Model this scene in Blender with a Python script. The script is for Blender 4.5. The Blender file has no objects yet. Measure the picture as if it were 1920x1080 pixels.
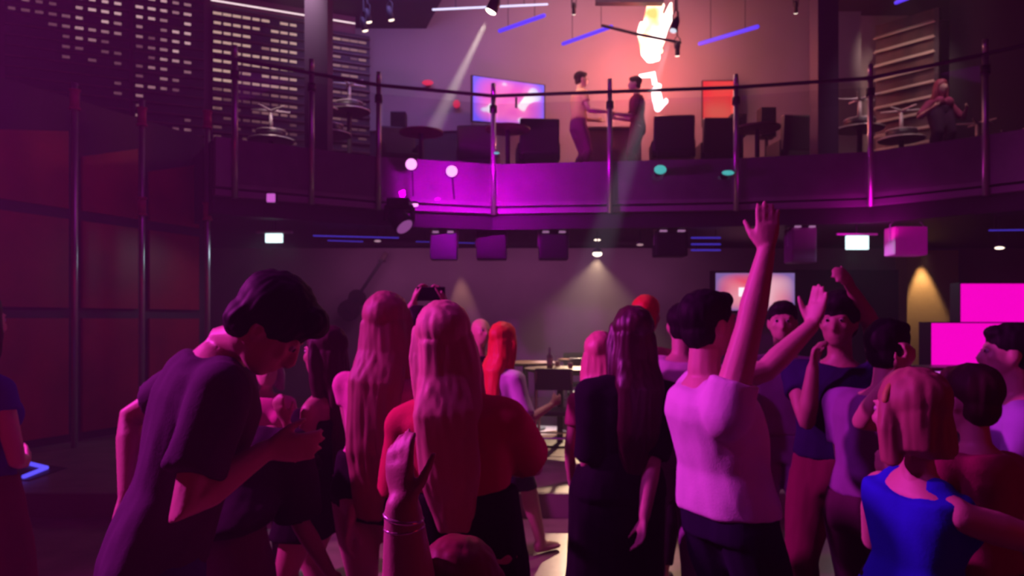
import bpy, bmesh, math, random
from mathutils import Vector, Matrix, noise
random.seed(7)
SC = bpy.context.scene
COL = SC.collection
F = 1400.0; CAMZ = 1.6; HY = 600.0
def W(px, py, D):
    """photo pixel at depth D -> world point"""
    return Vector(((px-960)*D/F, D, CAMZ+(HY-py)*D/F))
def V(*a): return Vector(a)

# ---------------- camera, exposure ----------------
cd = bpy.data.cameras.new('camera'); cam = bpy.data.objects.new('camera', cd); COL.objects.link(cam)
cam.location = (0, 0, CAMZ); cam.rotation_euler = (math.radians(90), 0, 0)
cd.sensor_width = 36; cd.lens = 36*F/1920; cd.shift_y = 60/1920; cd.clip_start = 0.05
cd.dof.use_dof = True; cd.dof.focus_distance = 0.6; cd.dof.aperture_fstop = (cd.lens/1000)/0.0020
SC.camera = cam
vs = SC.view_settings
vs.view_transform = 'Standard'; vs.look = 'None'; vs.gamma = 1; vs.exposure = 0.0; vs.use_curve_mapping = False
SC.cycles.use_denoising = True; SC.cycles.use_adaptive_sampling = True; SC.cycles.adaptive_threshold = 0.03
SC.cycles.max_bounces = 4; SC.cycles.diffuse_bounces = 2; SC.cycles.glossy_bounces = 2
SC.cycles.transmission_bounces = 3; SC.cycles.transparent_max_bounces = 6; SC.cycles.volume_bounces = 0
SC.cycles.sample_clamp_indirect = 3.0; SC.cycles.sample_clamp_direct = 0.0
SC.cycles.caustics_reflective = False; SC.cycles.caustics_refractive = False
w = bpy.data.worlds.new('world'); SC.world = w; w.use_nodes = True
w.node_tree.nodes['Background'].inputs[0].default_value = (0.02, 0.0, 0.015, 1)
w.node_tree.nodes['Background'].inputs[1].default_value = 0.3

def aim(o, target):
    o.rotation_euler = (Vector(target)-o.location).to_track_quat('-Z', 'Y').to_euler()
def light(kind, name, loc, power, color, target=None, size=0.1, spot=None, blend=0.5, size_y=None):
    l = bpy.data.lights.new(name, kind); l.energy = power; l.color = color
    if kind == 'AREA':
        l.size = size
        if size_y: l.shape = 'RECTANGLE'; l.size_y = size_y
    else: l.shadow_soft_size = size
    if kind == 'SPOT': l.spot_size = math.radians(spot); l.spot_blend = blend
    o = bpy.data.objects.new(name, l); COL.objects.link(o); o.location = loc
    if target is not None: aim(o, target)
    return o
# unseen wash and fill lights outside the frame
light('SPOT', 'magenta_wash_light', (-5.2, 3.3, 4.0), 1500, (1.0, 0.05, 0.85), (0.6, 3.3, 1.2), 0.15, 75, 0.6)
light('SPOT', 'violet_wash_light', (-3.6, 1.9, 4.6), 300, (0.75, 0.05, 1.0), (1.3, 2.9, 1.3), 0.15, 32, 0.8)
light('AREA', 'red_side_light', (4.5, 0.2, 1.9), 7, (1.0, 0.02, 0.06), (0.2, 3.2, 1.0), 1.0)
light('AREA', 'red_left_light', (-3.0, 0.3, 2.2), 9, (1.0, 0.01, 0.10), (-5.5, 9.0, 1.8), 0.8)
light('AREA', 'purple_fill_light', (0.5, 5.0, 7.4), 50, (0.62, 0.02, 0.70), (0.5, 6.5, 0.0), 5.0)  # unseen overhead fill, added for the purple base glow of the hall
# upper room
light('AREA', 'upper_room_light', (1.5, 12.6, 7.5), 62, (1.0, 0.48, 0.56), (1.5, 14.4, 5.0), 3.2)
light('AREA', 'upper_violet_light', (-1.8, 12.3, 7.3), 50, (0.42, 0.30, 1.0), (-1.9, 14.5, 5.4), 1.8)
light('POINT', 'flame_light', (2.5, 13.6, 6.3), 120, (1.0, 0.16, 0.12), None, 0.3)
light('SPOT', 'white_beam_light', W(920, 24, 11.25)+(W(785, 300, 11.6)-W(920, 24, 11.25)).normalized()*.14, 48000, (1.0, 0.86, 0.70), W(785, 300, 11.6), 0.04, 9.0, 0.6)
light('SPOT', 'pale_beam_light', W(1262, 58, 10.6)+(W(1105, 520, 9.9)-W(1262, 58, 10.6)).normalized()*.12, 10000, (0.8, 0.85, 1.0), W(1105, 520, 9.9), 0.04, 9, 0.7)
# violet fascia spots
light('SPOT', 'fascia_spot_light', W(800, 318, 9.55), 130, (0.72, 0.0, 0.85), W(880, 345, 10.6), 0.05, 140, 1.0)
light('SPOT', 'fascia_spot_light', W(885, 330, 9.6), 130, (0.76, 0.0, 0.9), W(980, 345, 10.8), 0.05, 140, 1.0)
# below the mezzanine
light('SPOT', 'warm_downlight', W(1120, 486, 11.0), 900, (1.0, 0.66, 0.42), (0.85, 8.7, 0.2), 0.04, 64, 0.5)
light('SPOT', 'warm_wall_light', (-0.95, 13.3, 2.8), 45, (1.0, 0.62, 0.34), (-0.85, 13.45, 0.9), 0.04, 36, 0.5)
light('SPOT', 'warm_wall_light', (7.15, 12.92, 2.85), 130, (1.0, 0.62, 0.30), (7.3, 13.1, 0.6), 0.04, 44, 0.5)
light('AREA', 'ledge_fill_light', (4.75, 9.8, 2.75), 4, (1.0, 0.0, 0.75), (4.78, 10.0, 3.4), 0.6)  # unseen uplight, added for the magenta line along the ledge
light('AREA', 'under_mezzanine_light', (0, 12.4, 2.7), 20, (0.62, 0.20, 0.50), (0, 13.4, 1.8), 6.0, size_y=0.3)

light('SPOT', 'floor_spot_light', (1.0, 6.6, 6.8), 420, (1.0, 0.62, 0.50), (0.42, 5.2, 0), 0.1, 24, 0.8)
light('SPOT', 'barman_fill_light', (0.2, 10.9, 6.6), 160, (1.0, 0.55, 0.38), W(1092, 200, 12.1), 0.08, 16, 0.6)  # unseen warm spot, added to brighten the barman
# thin club haze in the whole hall
nt = w.node_tree; vsn = nt.nodes.new('ShaderNodeVolumeScatter'); vsn.inputs['Density'].default_value = 0.0095; vsn.inputs['Anisotropy'].default_value = 0.3
nt.links.new(vsn.outputs[0], nt.nodes['World Output'].inputs['Volume'])
# ---------------- materials ----------------
def mat(name, col, rough=0.6, metal=0.0, emit=None, es=1.0, bump=0.0, bscale=60.0, vary=0.0, coat=0.0, vscale=4.0):
    m = bpy.data.materials.new(name); m.use_nodes = True
    nt = m.node_tree; b = nt.nodes['Principled BSDF']
    b.inputs['Base Color'].default_value = (*col, 1); b.inputs['Roughness'].default_value = rough
    b.inputs['Metallic'].default_value = metal
    if coat: b.inputs['Coat Weight'].default_value = coat
    tc = nt.nodes.new('ShaderNodeTexCoord')
    if vary:
        n = nt.nodes.new('ShaderNodeTexNoise'); n.inputs['Scale'].default_value = vscale; n.inputs['Detail'].default_value = 5
        nt.links.new(tc.outputs['Object'], n.inputs['Vector'])
        r = nt.nodes.new('ShaderNodeValToRGB')
        r.color_ramp.elements[0].position = 0.3; r.color_ramp.elements[1].position = 0.7
        r.color_ramp.elements[0].color = (*[c*(1-vary) for c in col], 1)
        r.color_ramp.elements[1].color = (*[min(1, c*(1+vary)) for c in col], 1)
        nt.links.new(n.outputs['Fac'], r.inputs['Fac']); nt.links.new(r.outputs['Color'], b.inputs['Base Color'])
    if bump:
        n = nt.nodes.new('ShaderNodeTexNoise'); n.inputs['Scale'].default_value = bscale; n.inputs['Detail'].default_value = 3
        nt.links.new(tc.outputs['Object'], n.inputs['Vector'])
        bp = nt.nodes.new('ShaderNodeBump'); bp.inputs['Strength'].default_value = bump; bp.inputs['Distance'].default_value = 0.01
        nt.links.new(n.outputs['Fac'], bp.inputs['Height']); nt.links.new(bp.outputs['Normal'], b.inputs['Normal'])
    if emit is not None:
        b.inputs['Emission Color'].default_value = (*emit, 1); b.inputs['Emission Strength'].default_value = es
    return m
def noise_color(m, cols, scale, target='Emission Color', dist=0.0, sx=(1,1,1)):
    """colour ramp over object-space noise wired into an input"""
    nt = m.node_tree; b = nt.nodes['Principled BSDF']
    tc = nt.nodes.new('ShaderNodeTexCoord'); mp = nt.nodes.new('ShaderNodeMapping'); mp.inputs['Scale'].default_value = sx
    n = nt.nodes.new('ShaderNodeTexNoise'); n.inputs['Scale'].default_value = scale; n.inputs['Detail'].default_value = 1.5; n.inputs['Distortion'].default_value = dist
    r = nt.nodes.new('ShaderNodeValToRGB'); cr = r.color_ramp
    while len(cr.elements) < len(cols): cr.elements.new(0.5)
    for e, (p, c) in zip(cr.elements, cols): e.position = p; e.color = (*c, 1)
    nt.links.new(tc.outputs['Object'], mp.inputs['Vector']); nt.links.new(mp.outputs['Vector'], n.inputs['Vector'])
    nt.links.new(n.outputs['Fac'], r.inputs['Fac']); nt.links.new(r.outputs['Color'], b.inputs[target])
    return m

# ---------------- mesh helpers ----------------
def add_box(bm, c, s, M=None, bevel=0.0):
    r = bmesh.ops.create_cube(bm, size=1.0)
    vs_ = r['verts']
    for v in vs_: v.co = Vector((v.co.x*s[0], v.co.y*s[1], v.co.z*s[2]))
    if bevel:
        es = list({e for v in vs_ for e in v.link_edges})
        rb = bmesh.ops.bevel(bm, geom=es, offset=bevel, segments=2, affect='EDGES', profile=0.6)
        vs_ = list({v for f in rb['faces'] for v in f.verts} | {v for v in vs_ if v.is_valid})
    for v in vs_:
        p = v.co
        if M is not None: p = M @ p
        v.co = p + Vector(c)
def loft(bm, rings, cap=True):
    """rings: list of lists of points"""
    R = [[bm.verts.new(p) for p in ring] for ring in rings]
    n = len(R[0])
    for a, b in zip(R, R[1:]):
        for i in range(n):
            bm.faces.new((a[i], a[(i+1) % n], b[(i+1) % n], b[i]))
    if cap:
        bm.faces.new(list(reversed(R[0]))); bm.faces.new(R[-1])
def frame(d, ref=None):
    d = Vector(d).normalized()
    ref = Vector(ref) if ref is not None else (V(0,0,1) if abs(d.z) < 0.95 else V(0,1,0))
    x = ref.cross(d)
    if x.length < 1e-4: x = V(1,0,0).cross(d)
    x.normalize(); y = d.cross(x)
    return x, y, d
def tube(bm, pts, rad, n=10, round_ends=True):
    pts = [Vector(p) for p in pts]
    if not hasattr(rad, '__len__'): rad = [rad]*len(pts)
    rings = []
    x, y, d = frame(pts[1]-pts[0])
    def ring(c, r, x, y): return [c + x*(math.cos(2*math.pi*i/n)*r) + y*(math.sin(2*math.pi*i/n)*r) for i in range(n)]
    for k, p in enumerate(pts):
        if k == 0: d = pts[1]-pts[0]
        elif k == len(pts)-1: d = pts[-1]-pts[-2]
        else: d = (pts[k+1]-pts[k]).normalized() + (pts[k]-pts[k-1]).normalized()
        d.normalize()
        x = (x - d*x.dot(d))
        if x.length < 1e-4: x = frame(d)[0]
        x.normalize(); y = d.cross(x)
        if round_ends and k == 0:
            for a in (80, 55, 30): rings.append(ring(p - d*(math.sin(math.radians(a))*rad[0]), rad[0]*math.cos(math.radians(a)), x, y))
        rings.append(ring(p, rad[k], x, y))
        if round_ends and k == len(pts)-1:
            for a in (30, 55, 80): rings.append(ring(p + d*(math.sin(math.radians(a))*rad[k]), rad[k]*math.cos(math.radians(a)), x, y))
    loft(bm, rings)
def ellipsoid(bm, c, r, X=V(1,0,0), Y=V(0,1,0), Z=V(0,0,1), n=16, m=10):
    rings = []
    for j in range(1, m):
        t = math.pi*j/m
        cz, s = -math.cos(t), math.sin(t)
        rings.append([Vector(c) + X*(r[0]*s*math.cos(2*math.pi*i/n)) + Y*(r[1]*s*math.sin(2*math.pi*i/n)) + Z*(r[2]*cz) for i in range(n)])
    loft(bm, rings)
def cyl(bm, a, b, r, n=16): tube(bm, [a, b], r, n, False)
def quad_prism(bm, poly, n, th):
    """polygon (list of Vectors) extruded by thickness th along n"""
    n = Vector(n).normalized()*th
    loft(bm, [[Vector(p) for p in poly], [Vector(p)+n for p in poly]])
def mesh_obj(name, bm, m, parent=None, base=None, smooth=False):
    bmesh.ops.recalc_face_normals(bm, faces=bm.faces)
    me = bpy.data.meshes.new(name)
    if base is None and parent is not None: base = parent.location
    if base is not None: bmesh.ops.translate(bm, verts=bm.verts, vec=-Vector(base))
    bm.to_mesh(me); bm.free()
    if smooth: me.shade_smooth()
    o = bpy.data.objects.new(name, me); COL.objects.link(o)
    if m: me.materials.append(m)
    if parent is not None: o.parent = parent
    elif base is not None: o.location = base
    return o
def thing(name, label, cat, loc, group=None):
    o = bpy.data.objects.new(name, None); COL.objects.link(o); o.location = loc; o.empty_display_size = 0.1
    o['label'] = label; o['category'] = cat
    if group: o['group'] = group
    return o
def tag(o, label, cat, group=None):
    o['label'] = label; o['category'] = cat
    if group: o['group'] = group
    return o
def struct(name, bm, m):
    o = mesh_obj(name, bm, m); o['kind'] = 'structure'; return o
def B(): return bmesh.new()
def boxobj(name, c, s, m, parent=None, M=None, bevel=0.0):
    bm = B(); add_box(bm, c, s, M, bevel); return mesh_obj(name, bm, m, parent)
def rotz(a): return Matrix.Rotation(a, 3, 'Z')
def dup(root, loc, rz=None, label=None):
    r = root.copy(); COL.objects.link(r); r.location = loc
    if rz is not None: r.rotation_euler = (0, 0, rz)
    if label: r['label'] = label
    for ch in list(root.children):
        c = ch.copy(); COL.objects.link(c); c.parent = r
        for g in ch.children:
            d = g.copy(); COL.objects.link(d); d.parent = c
    return r

MT = {}
MT['floor'] = mat('polished_floor', (0.20, 0.13, 0.12), 0.32, vary=0.25, bump=0.05, bscale=20)
MT['dark'] = mat('dark_paint', (0.035, 0.02, 0.035), 0.6, bump=0.1)
MT['dark_red'] = mat('red_lacquer_panel', (0.42, 0.008, 0.03), 0.45, vary=0.3, vscale=1.3)
MT['wall'] = mat('grey_plaster', (0.30, 0.19, 0.26), 0.8, vary=0.12, bump=0.2, bscale=12, vscale=1.2)
MT['upwall'] = mat('upper_grey_plaster', (0.42, 0.34, 0.36), 0.8, vary=0.08, bump=0.15, bscale=10, vscale=0.8)
MT['ceil'] = mat('black_ceiling', (0.04, 0.03, 0.04), 0.7, bump=0.2)
MT['fascia'] = mat('grey_fascia_panel', (0.30, 0.26, 0.30), 0.5, vary=0.1)
MT['steel'] = mat('brushed_steel', (0.62, 0.56, 0.60), 0.32, 0.8, bump=0.05)
MT['rail'] = mat('dark_handrail', (0.03, 0.015, 0.025), 0.4, 0.3)
MT['black'] = mat('black_plastic', (0.012, 0.010, 0.014), 0.5, bump=0.1)
MT['leather'] = mat('black_leather', (0.03, 0.02, 0.025), 0.4, bump=0.3, bscale=90)
MT['chrome'] = mat('chrome', (0.8, 0.75, 0.78), 0.18, 1.0)
MT['white_metal'] = mat('white_metal', (0.75, 0.66, 0.64), 0.4, 0.1)
MT['wood'] = mat('dark_wood', (0.10, 0.04, 0.035), 0.4, vary=0.4, vscale=6)
def emat(name, c, s): return mat(name, (0.02, 0.02, 0.02), 0.5, emit=c, es=s)
MT['blue_led'] = emat('blue_led_tube', (0.10, 0.04, 1.0), 1.1)
MT['blue_dim'] = emat('dim_blue_led_strip', (0.08, 0.05, 0.8), 0.5)
MT['white_led'] = emat('white_led_strip', (1.0, 0.75, 0.8), 1.3)
MT['cool_led'] = emat('cool_led_strip', (0.75, 0.7, 1.0), 1.4)
MT['warm_lamp'] = emat('warm_lamp_lens', (1.0, 0.80, 0.66), 2.2)
MT['pink_lamp'] = emat('pink_lamp_lens', (1.0, 0.30, 0.90), 2.0)
MT['magenta_panel'] = emat('magenta_light_panel', (1.0, 0.0, 0.60), 1.0)
MT['cyan_reflection'] = emat('cyan_reflection', (0.1, 0.75, 0.75), 0.6)
# ---------------- room shell ----------------
bm = B(); add_box(bm, (0, 1.0, -0.1), (22, 10.1, 0.2)); struct('floor', bm, MT['floor'])
bm = B(); add_box(bm, (0, 10.3, 0.0), (22, 8.5, 0.4)); struct('floor_platform', bm, MT['floor'])
bm = B(); add_box(bm, (0, 6.04, 0.1), (22, 0.03, 0.195)); struct('trim_platform_edge', bm, mat('mauve_riser', (0.22, 0.12, 0.17), 0.5))
bm = B(); add_box(bm, (0, 6.0, 8.3), (22, 20, 0.2)); struct('ceiling', bm, MT['ceil'])
bm = B(); add_box(bm, (1.6, 13.6, 1.45), (15.5, 0.2, 2.9)); struct('wall_back', bm, MT['wall'])
bm = B(); add_box(bm, (2.6, 14.7, 6.0), (11.4, 0.2, 4.5)); struct('wall_upper_back', bm, MT['upwall'])
bm = B(); add_box(bm, (-10.6, 6, 4.0), (0.2, 20, 8.6)); struct('wall_left', bm, MT['dark'])
bm = B(); add_box(bm, (10.6, 6, 4.0), (0.2, 20, 8.6)); struct('wall_right', bm, MT['dark'])
# dark bulkhead of the upper room, above the lattice walls
bm = B(); add_box(bm, (-4.2, 13.3, 7.75), (5.6, 2.4, 0.9), rotz(math.radians(18))); struct('ceiling_bulkhead', bm, MT['dark'])
bm = B(); add_box(bm, (7.6, 13.2, 7.9), (3.0, 3.2, 0.7)); struct('ceiling_bulkhead.001', bm, MT['dark'])

EDGE = [(-3.62, 9.15), (-3.45, 9.3), (-2.63, 9.8), (-1.84, 10.3), (-0.27, 10.8), (1.39, 10.6), (3.12, 10.4), (4.8, 10.0), (5.77, 9.1), (6.9, 7.9)]
def inset(k, d):
    """edge point moved away from the dance floor by d"""
    a = Vector(EDGE[max(0, k-1)]); b = Vector(EDGE[min(len(EDGE)-1, k+1)])
    t = (b-a).normalized(); n = Vector((-t.y, t.x)); p = Vector(EDGE[k])+n*d
    return p
front = [inset(k, 0.14) for k in range(len(EDGE))]
poly = [(p.x, p.y) for p in front] + [(10.5, 7.9), (10.5, 14.6), (-10.4, 14.6), (-10.4, 11.9), (-4.6, 10.6)]
bm = B(); loft(bm, [[V(x, y, 2.92) for x, y in poly], [V(x, y, 3.84) for x, y in poly]])
struct('floor_mezzanine', bm, MT['dark'])
# fascia: faceted panel band
a_ = [inset(k, 0.03) for k in range(len(EDGE))]; b_ = [inset(k, 0.10) for k in range(len(EDGE))]
bm = B()
rings = [[V(p.x, p.y, 3.25), V(q.x, q.y, 3.25), V(q.x, q.y, 3.86), V(p.x, p.y, 3.86)] for p, q in zip(a_, b_)]
loft(bm, rings); struct('wall_mezzanine_fascia', bm, MT['fascia'])
bm = B()
a2 = [inset(k, 0.05) for k in range(len(EDGE))]
rings = [[V(p.x, p.y, 3.14), V(q.x, q.y, 3.14), V(q.x, q.y, 3.22), V(p.x, p.y, 3.22)] for p, q in zip(a2, front)]
loft(bm, rings); struct('trim_mezzanine_ledge', bm, mat('mauve_ledge', (0.30, 0.2, 0.3), 0.5))

# left block: dark red lacquered panels on a dark wall
LA, LB = V(-4.3, 10.5, 0), V(-6.5, 5.0, 0)
ld = (LB-LA).normalized(); ln = V(-ld.y, ld.x, 0)      # towards the left room side
if ln.x > 0: ln = -ln
lp = lambda s: LA + (LB-LA)*s
pts = [LA, lp(1.9), lp(1.9)+ln*0.35, LA+ln*0.35]
bm = B(); loft(bm, [[V(p.x, p.y, 0) for p in pts], [V(p.x, p.y, 4.15) for p in pts]]); struct('wall_stair_block', bm, MT['dark'])
def wall_panel(s0, s1, z0, z1, slant, label):
    bm = B(); o = -ln*0.012
    P4 = [lp(s0)+V(0,0,z0)+o, lp(s1)+V(0,0,z0)+o, lp(s1)+V(0,0,z1-slant)+o, lp(s0)+V(0,0,z1)+o]
    quad_prism(bm, P4, -ln, 0.035); q = mesh_obj('wall_panel', bm, MT['dark_red'])
    tag(q, label, 'wall panel', 'dark red wall panels of the left wall')
k = 0
rows = [('lower', 0.3, 1.62), ('middle', 1.74, 2.75), ('upper', 2.87, 3.75)]
cols = ['nearest the back corner', 'second from the back corner', 'third from the back corner', 'nearest the left picture edge']
for rn, z0, z1 in rows:
    for j, (s0, s1) in enumerate([(0.03, 0.17), (0.20, 0.33), (0.36, 0.56), (0.60, 0.95)]):
        wall_panel(s0, s1, z0, z1, 0.25 if rn == 'upper' else 0.0, 'dark red lacquered panel in the %s row of the left wall, %s' % (rn, cols[j]))
# steel poles in front of it
def steel_pole(px, D, ztop, zbot, clamps, label):
    x = (px-960)*D/F; t = thing('steel_pole', label, 'pole', (x, D, 0 if zbot is None else zbot), 'steel poles before the left wall')
    bm = B(); cyl(bm, (x, D, 0.0), (x, D, ztop), 0.032); mesh_obj('shaft', bm, MT['steel'], t, smooth=True)
    for z in clamps:
        bm = B(); cyl(bm, (x, D, z-0.09), (x, D, z+0.09), 0.05); cyl(bm, (x, D, z-.11), (x, D, z-.09), 0.06); cyl(bm, (x, D, z+.09), (x, D, z+.11), 0.06)
        mesh_obj('clamp', bm, mat('red_clamp', (0.6, 0.05, 0.15), 0.4), t, smooth=True)
    bm = B(); cyl(bm, (x, D, 0), (x, D, 0.02), 0.1); mesh_obj('base_plate', bm, MT['steel'], t)
steel_pole(140, 8.2, 4.2, None, [4.02], 'brushed steel pole nearest the left edge with red clamp on top')
steel_pole(266, 9.0, 4.25, None, [4.05, 2.97], 'brushed steel pole in the middle of the three by the left wall')
steel_pole(389, 9.5, 4.25, None, [4.15, 2.98], 'brushed steel pole at the back corner beside the grey wall')

# ---------------- balustrade ----------------
gm = bpy.data.materials.new('clear_glass'); gm.use_nodes = True
nt = gm.node_tree; nt.nodes.clear()
o_ = nt.nodes.new('ShaderNodeOutputMaterial'); mx = nt.nodes.new('ShaderNodeMixShader'); tr = nt.nodes.new('ShaderNodeBsdfTransparent'); gl = nt.nodes.new('ShaderNodeBsdfGlossy'); lw = nt.nodes.new('ShaderNodeLayerWeight'); mr = nt.nodes.new('ShaderNodeMapRange'); mr.inputs[3].default_value = 0.02; mr.inputs[4].default_value = 0.25
tr.inputs[0].default_value = (0.93, 0.9, 0.93, 1); gl.inputs['Roughness'].default_value = 0.03; lw.inputs[0].default_value = 0.25
nt.links.new(lw.outputs[1], mr.inputs[0]); nt.links.new(mr.outputs[0], mx.inputs[0]); nt.links.new(tr.outputs[0], mx.inputs[1]); nt.links.new(gl.outputs[0], mx.inputs[2]); nt.links.new(mx.outputs[0], o_.inputs[0])
MT['glass'] = gm
bal = thing('glass_balustrade', 'curved glass balustrade with steel posts and dark handrail along the mezzanine edge', 'balustrade', (0, 10.4, 3.3))
posts = EDGE[1:9]
for x, y in posts:
    bm = B(); cyl(bm, (x, y, 3.12), (x, y, 4.82), 0.036, 12)
    cyl(bm, (x, y, 4.86), (x, y, 5.02), 0.034, 12)
    p = mesh_obj('post', bm, MT['steel'], bal, smooth=True)
    bm = B(); cyl(bm, (x, y, 4.60), (x, y, 4.70), 0.055, 12); c = mesh_obj('rail_bracket', bm, MT['rail'], None, base=(0,0,0), smooth=True)
    c.parent = p; c.location = -Vector(bal.location)
bm = B(); tube(bm, [V(x, y, 4.84) for x, y in EDGE], 0.026, 8); mesh_obj('handrail', bm, MT['rail'], bal, smooth=True)
for (x0, y0), (x1, y1) in zip(posts, posts[1:]):
    d = V(x1-x0, y1-y0, 0); n = V(-d.y, d.x, 0).normalized()
    a = V(x0, y0, 0)+d*0.04; b = V(x0, y0, 0)+d*0.96
    bm = B(); quad_prism(bm, [a+V(0,0,3.3), b+V(0,0,3.3), b+V(0,0,4.72), a+V(0,0,4.72)], n, 0.012)
    mesh_obj('glass_panel', bm, MT['glass'], bal)
# ---------------- columns ----------------
for i, (px, D, w_, lab) in enumerate([(598, 10.9, 0.33, 'left'), (1545, 11.0, 0.30, 'right')]):
    x = (px-960)*D/F
    bm = B(); add_box(bm, (x, D, 6.0), (w_, w_, 4.35)); mesh_obj('column_%s' % lab, bm, mat('aubergine_column_%s' % lab, (0.05, 0.015, 0.08), 0.6))['kind'] = 'structure'
# ---------------- lattice walls of the upper room ----------------
QA, QB = V(-8.35, 11.6, 0), V(-2.95, 14.05, 0)
qd = (QB-QA).normalized(); qn = V(qd.y, -qd.x, 0)
def on_wall(px, A=QA, Bp=QB):
    # intersection of the view ray x = k y with the line A-B
    k = (px-960)/F; d = Bp-A
    t = (k*A.y - A.x)/(d.x - k*d.y)
    return A + d*t
bm = B(); pts = [QA, QB, QB-qn*0.2, QA-qn*0.2]
loft(bm, [[V(p.x, p.y, 3.84) for p in pts], [V(p.x, p.y, 7.9) for p in pts]]); struct('wall_upper_left', bm, mat('maroon_wall', (0.16, 0.04, 0.08), 0.6, bump=0.1))
DASH = [emat('slat_glint_bright', (0.95, 0.56, 0.60), 0.62), emat('slat_glint_soft', (0.85, 0.42, 0.50), 0.34), emat('slat_glint_faint', (0.65, 0.25, 0.36), 0.18)]  # light caught on the slat fronts, put in as glowing dashes
DASHW = [emat('warm_slat_glint_bright', (1.0, 0.62, 0.52), 0.55), emat('warm_slat_glint_soft', (0.9, 0.46, 0.42), 0.28), emat('warm_slat_glint_faint', (0.7, 0.3, 0.32), 0.13)]
def lattice(px0, px1, ztop, nrow, dz, dx, mats, label, keep, length=0.105):
    a = on_wall(px0); b = on_wall(px1); L = (b-a).length
    root = thing('lattice_screen', label, 'wall screen', (a.x, a.y, ztop-nrow*dz), 'slatted screens of the upper left wall')
    bm = B()
    quad_prism(bm, [a+V(0,0,ztop-nrow*dz-0.1), b+V(0,0,ztop-nrow*dz-0.1), b+V(0,0,ztop+.06), a+V(0,0,ztop+.06)], qn, 0.05)
    mesh_obj('backing_board', bm, MT['dark'], root)
    M = Matrix.Rotation(math.atan2(qd.y, qd.x), 3, 'Z')
    for r in range(nrow):
        z = ztop-0.08-r*dz
        bm = B(); c = (a+b)/2+qn*0.075
        add_box(bm, (c.x, c.y, z+dz*0.42), (L, 0.07, 0.02), M); mesh_obj('slat', bm, MT['wood'], root)
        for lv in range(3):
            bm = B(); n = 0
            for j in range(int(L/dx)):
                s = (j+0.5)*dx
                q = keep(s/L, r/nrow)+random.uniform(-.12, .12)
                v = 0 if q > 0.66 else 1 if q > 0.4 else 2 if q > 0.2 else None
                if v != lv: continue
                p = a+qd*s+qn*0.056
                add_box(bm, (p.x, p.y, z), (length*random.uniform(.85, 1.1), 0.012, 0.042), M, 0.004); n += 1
            if n: mesh_obj('slat_glint', bm, mats[lv], root)
            else: bm.free()
lattice(10, 243, 7.25, 15, 0.165, 0.185, DASH, 'dark lattice screen with rows of pinkish painted slat light, leftmost', lambda s, t: 0.62+0.5*s-1.5*t*(1.1-0.25*s)+0.15*math.sin(9*s+7*t))
lattice(250, 382, 7.25, 17, 0.165, 0.185, DASH, 'narrow dark lattice screen with broken rows of pinkish painted slat light, between two others', lambda s, t: 0.85-0.9*t+0.25*math.sin(6*s+11*t))
lattice(398, 571, 7.02, 22, 0.165, 0.16, DASHW, 'lattice screen with dense warm painted slat light left of the aubergine column', lambda s, t: (0.8 if t < .32 else 0.62-0.55*t)+0.1*math.sin(8*s+5*t), 0.13)
lattice(622, 692, 6.9, 20, 0.165, 0.16, DASHW, 'slim lattice screen with warm painted slat light right of the aubergine column', lambda s, t: 0.62-0.45*t-0.2*s, 0.14)
# light line along the top of the lattice wall
a = on_wall(396)+qn*0.12; b = on_wall(662)+qn*0.12
bm = B(); tube(bm, [V(a.x, a.y, 7.13), V(b.x, b.y, 7.13)], 0.014, 8); tag(mesh_obj('led_strip', bm, MT['white_led'], base=a+V(0,0,7.13)), 'thin pinkish white light strip along the top of the left lattice wall', 'light strip')
# right louvre screen
RA, RB = V(6.55, 14.9, 0), V(7.75, 13.4, 0)
rd = (RB-RA).normalized(); rn = V(-rd.y, rd.x, 0)
if rn.y > 0: rn = -rn
def on_r(px): return on_wall(px, RA, RB)
root = thing('louvre_screen', 'slatted screen with slanting bright louvres on the upper right wall', 'wall screen', (on_r(1648).x, on_r(1648).y, 3.9))
a, b = on_r(1642), on_r(1758)
bm = B(); quad_prism(bm, [a+V(0,0,3.9), b+V(0,0,3.9), b+V(0,0,7.25), a+V(0,0,7.25)], rn, -0.05); mesh_obj('backing_board', bm, MT['wood'], root)
M = Matrix.Rotation(math.atan2(rd.y, rd.x), 3, 'Z') @ Matrix.Rotation(math.radians(35), 3, 'X')
lou = mat('pale_louvre', (0.75, 0.55, 0.5), 0.5)
for r in range(11):
    c = (a+b)/2+rn*0.06; bm = B(); add_box(bm, (c.x, c.y, 7.0-r*0.27), ((b-a).length, 0.12, 0.02), M, 0.004); mesh_obj('louvre', bm, lou, root)
bm = B(); c = on_r(1760)+rn*0.05; add_box(bm, (c.x, c.y, 5.5), (0.08, 0.1, 3.4), M=Matrix.Rotation(math.atan2(rd.y, rd.x), 3, 'Z')); mesh_obj('frame', bm, MT['dark'], root)
light('SPOT', 'louvre_fill_light', (6.4, 12.2, 7.2), 90, (1.0, 0.72, 0.60), (7.2, 14.0, 6.0), 0.1, 60, 0.7)  # unseen warm spot added in front to brighten the louvres
# panelled pier right of the right column
x0 = W(1568, 0, 13.6).x; x1 = W(1612, 0, 13.6).x
bm = B(); add_box(bm, ((x0+x1)/2, 13.7, 5.5), (x1-x0, 0.3, 3.4)); struct('wall_pier', bm, MT['upwall'])
bm = B(); add_box(bm, (8.95, 12.9, 6.0), (2.4, 0.2, 4.4), rotz(math.radians(-38))); struct('wall_upper_right', bm, MT['dark'])

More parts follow.
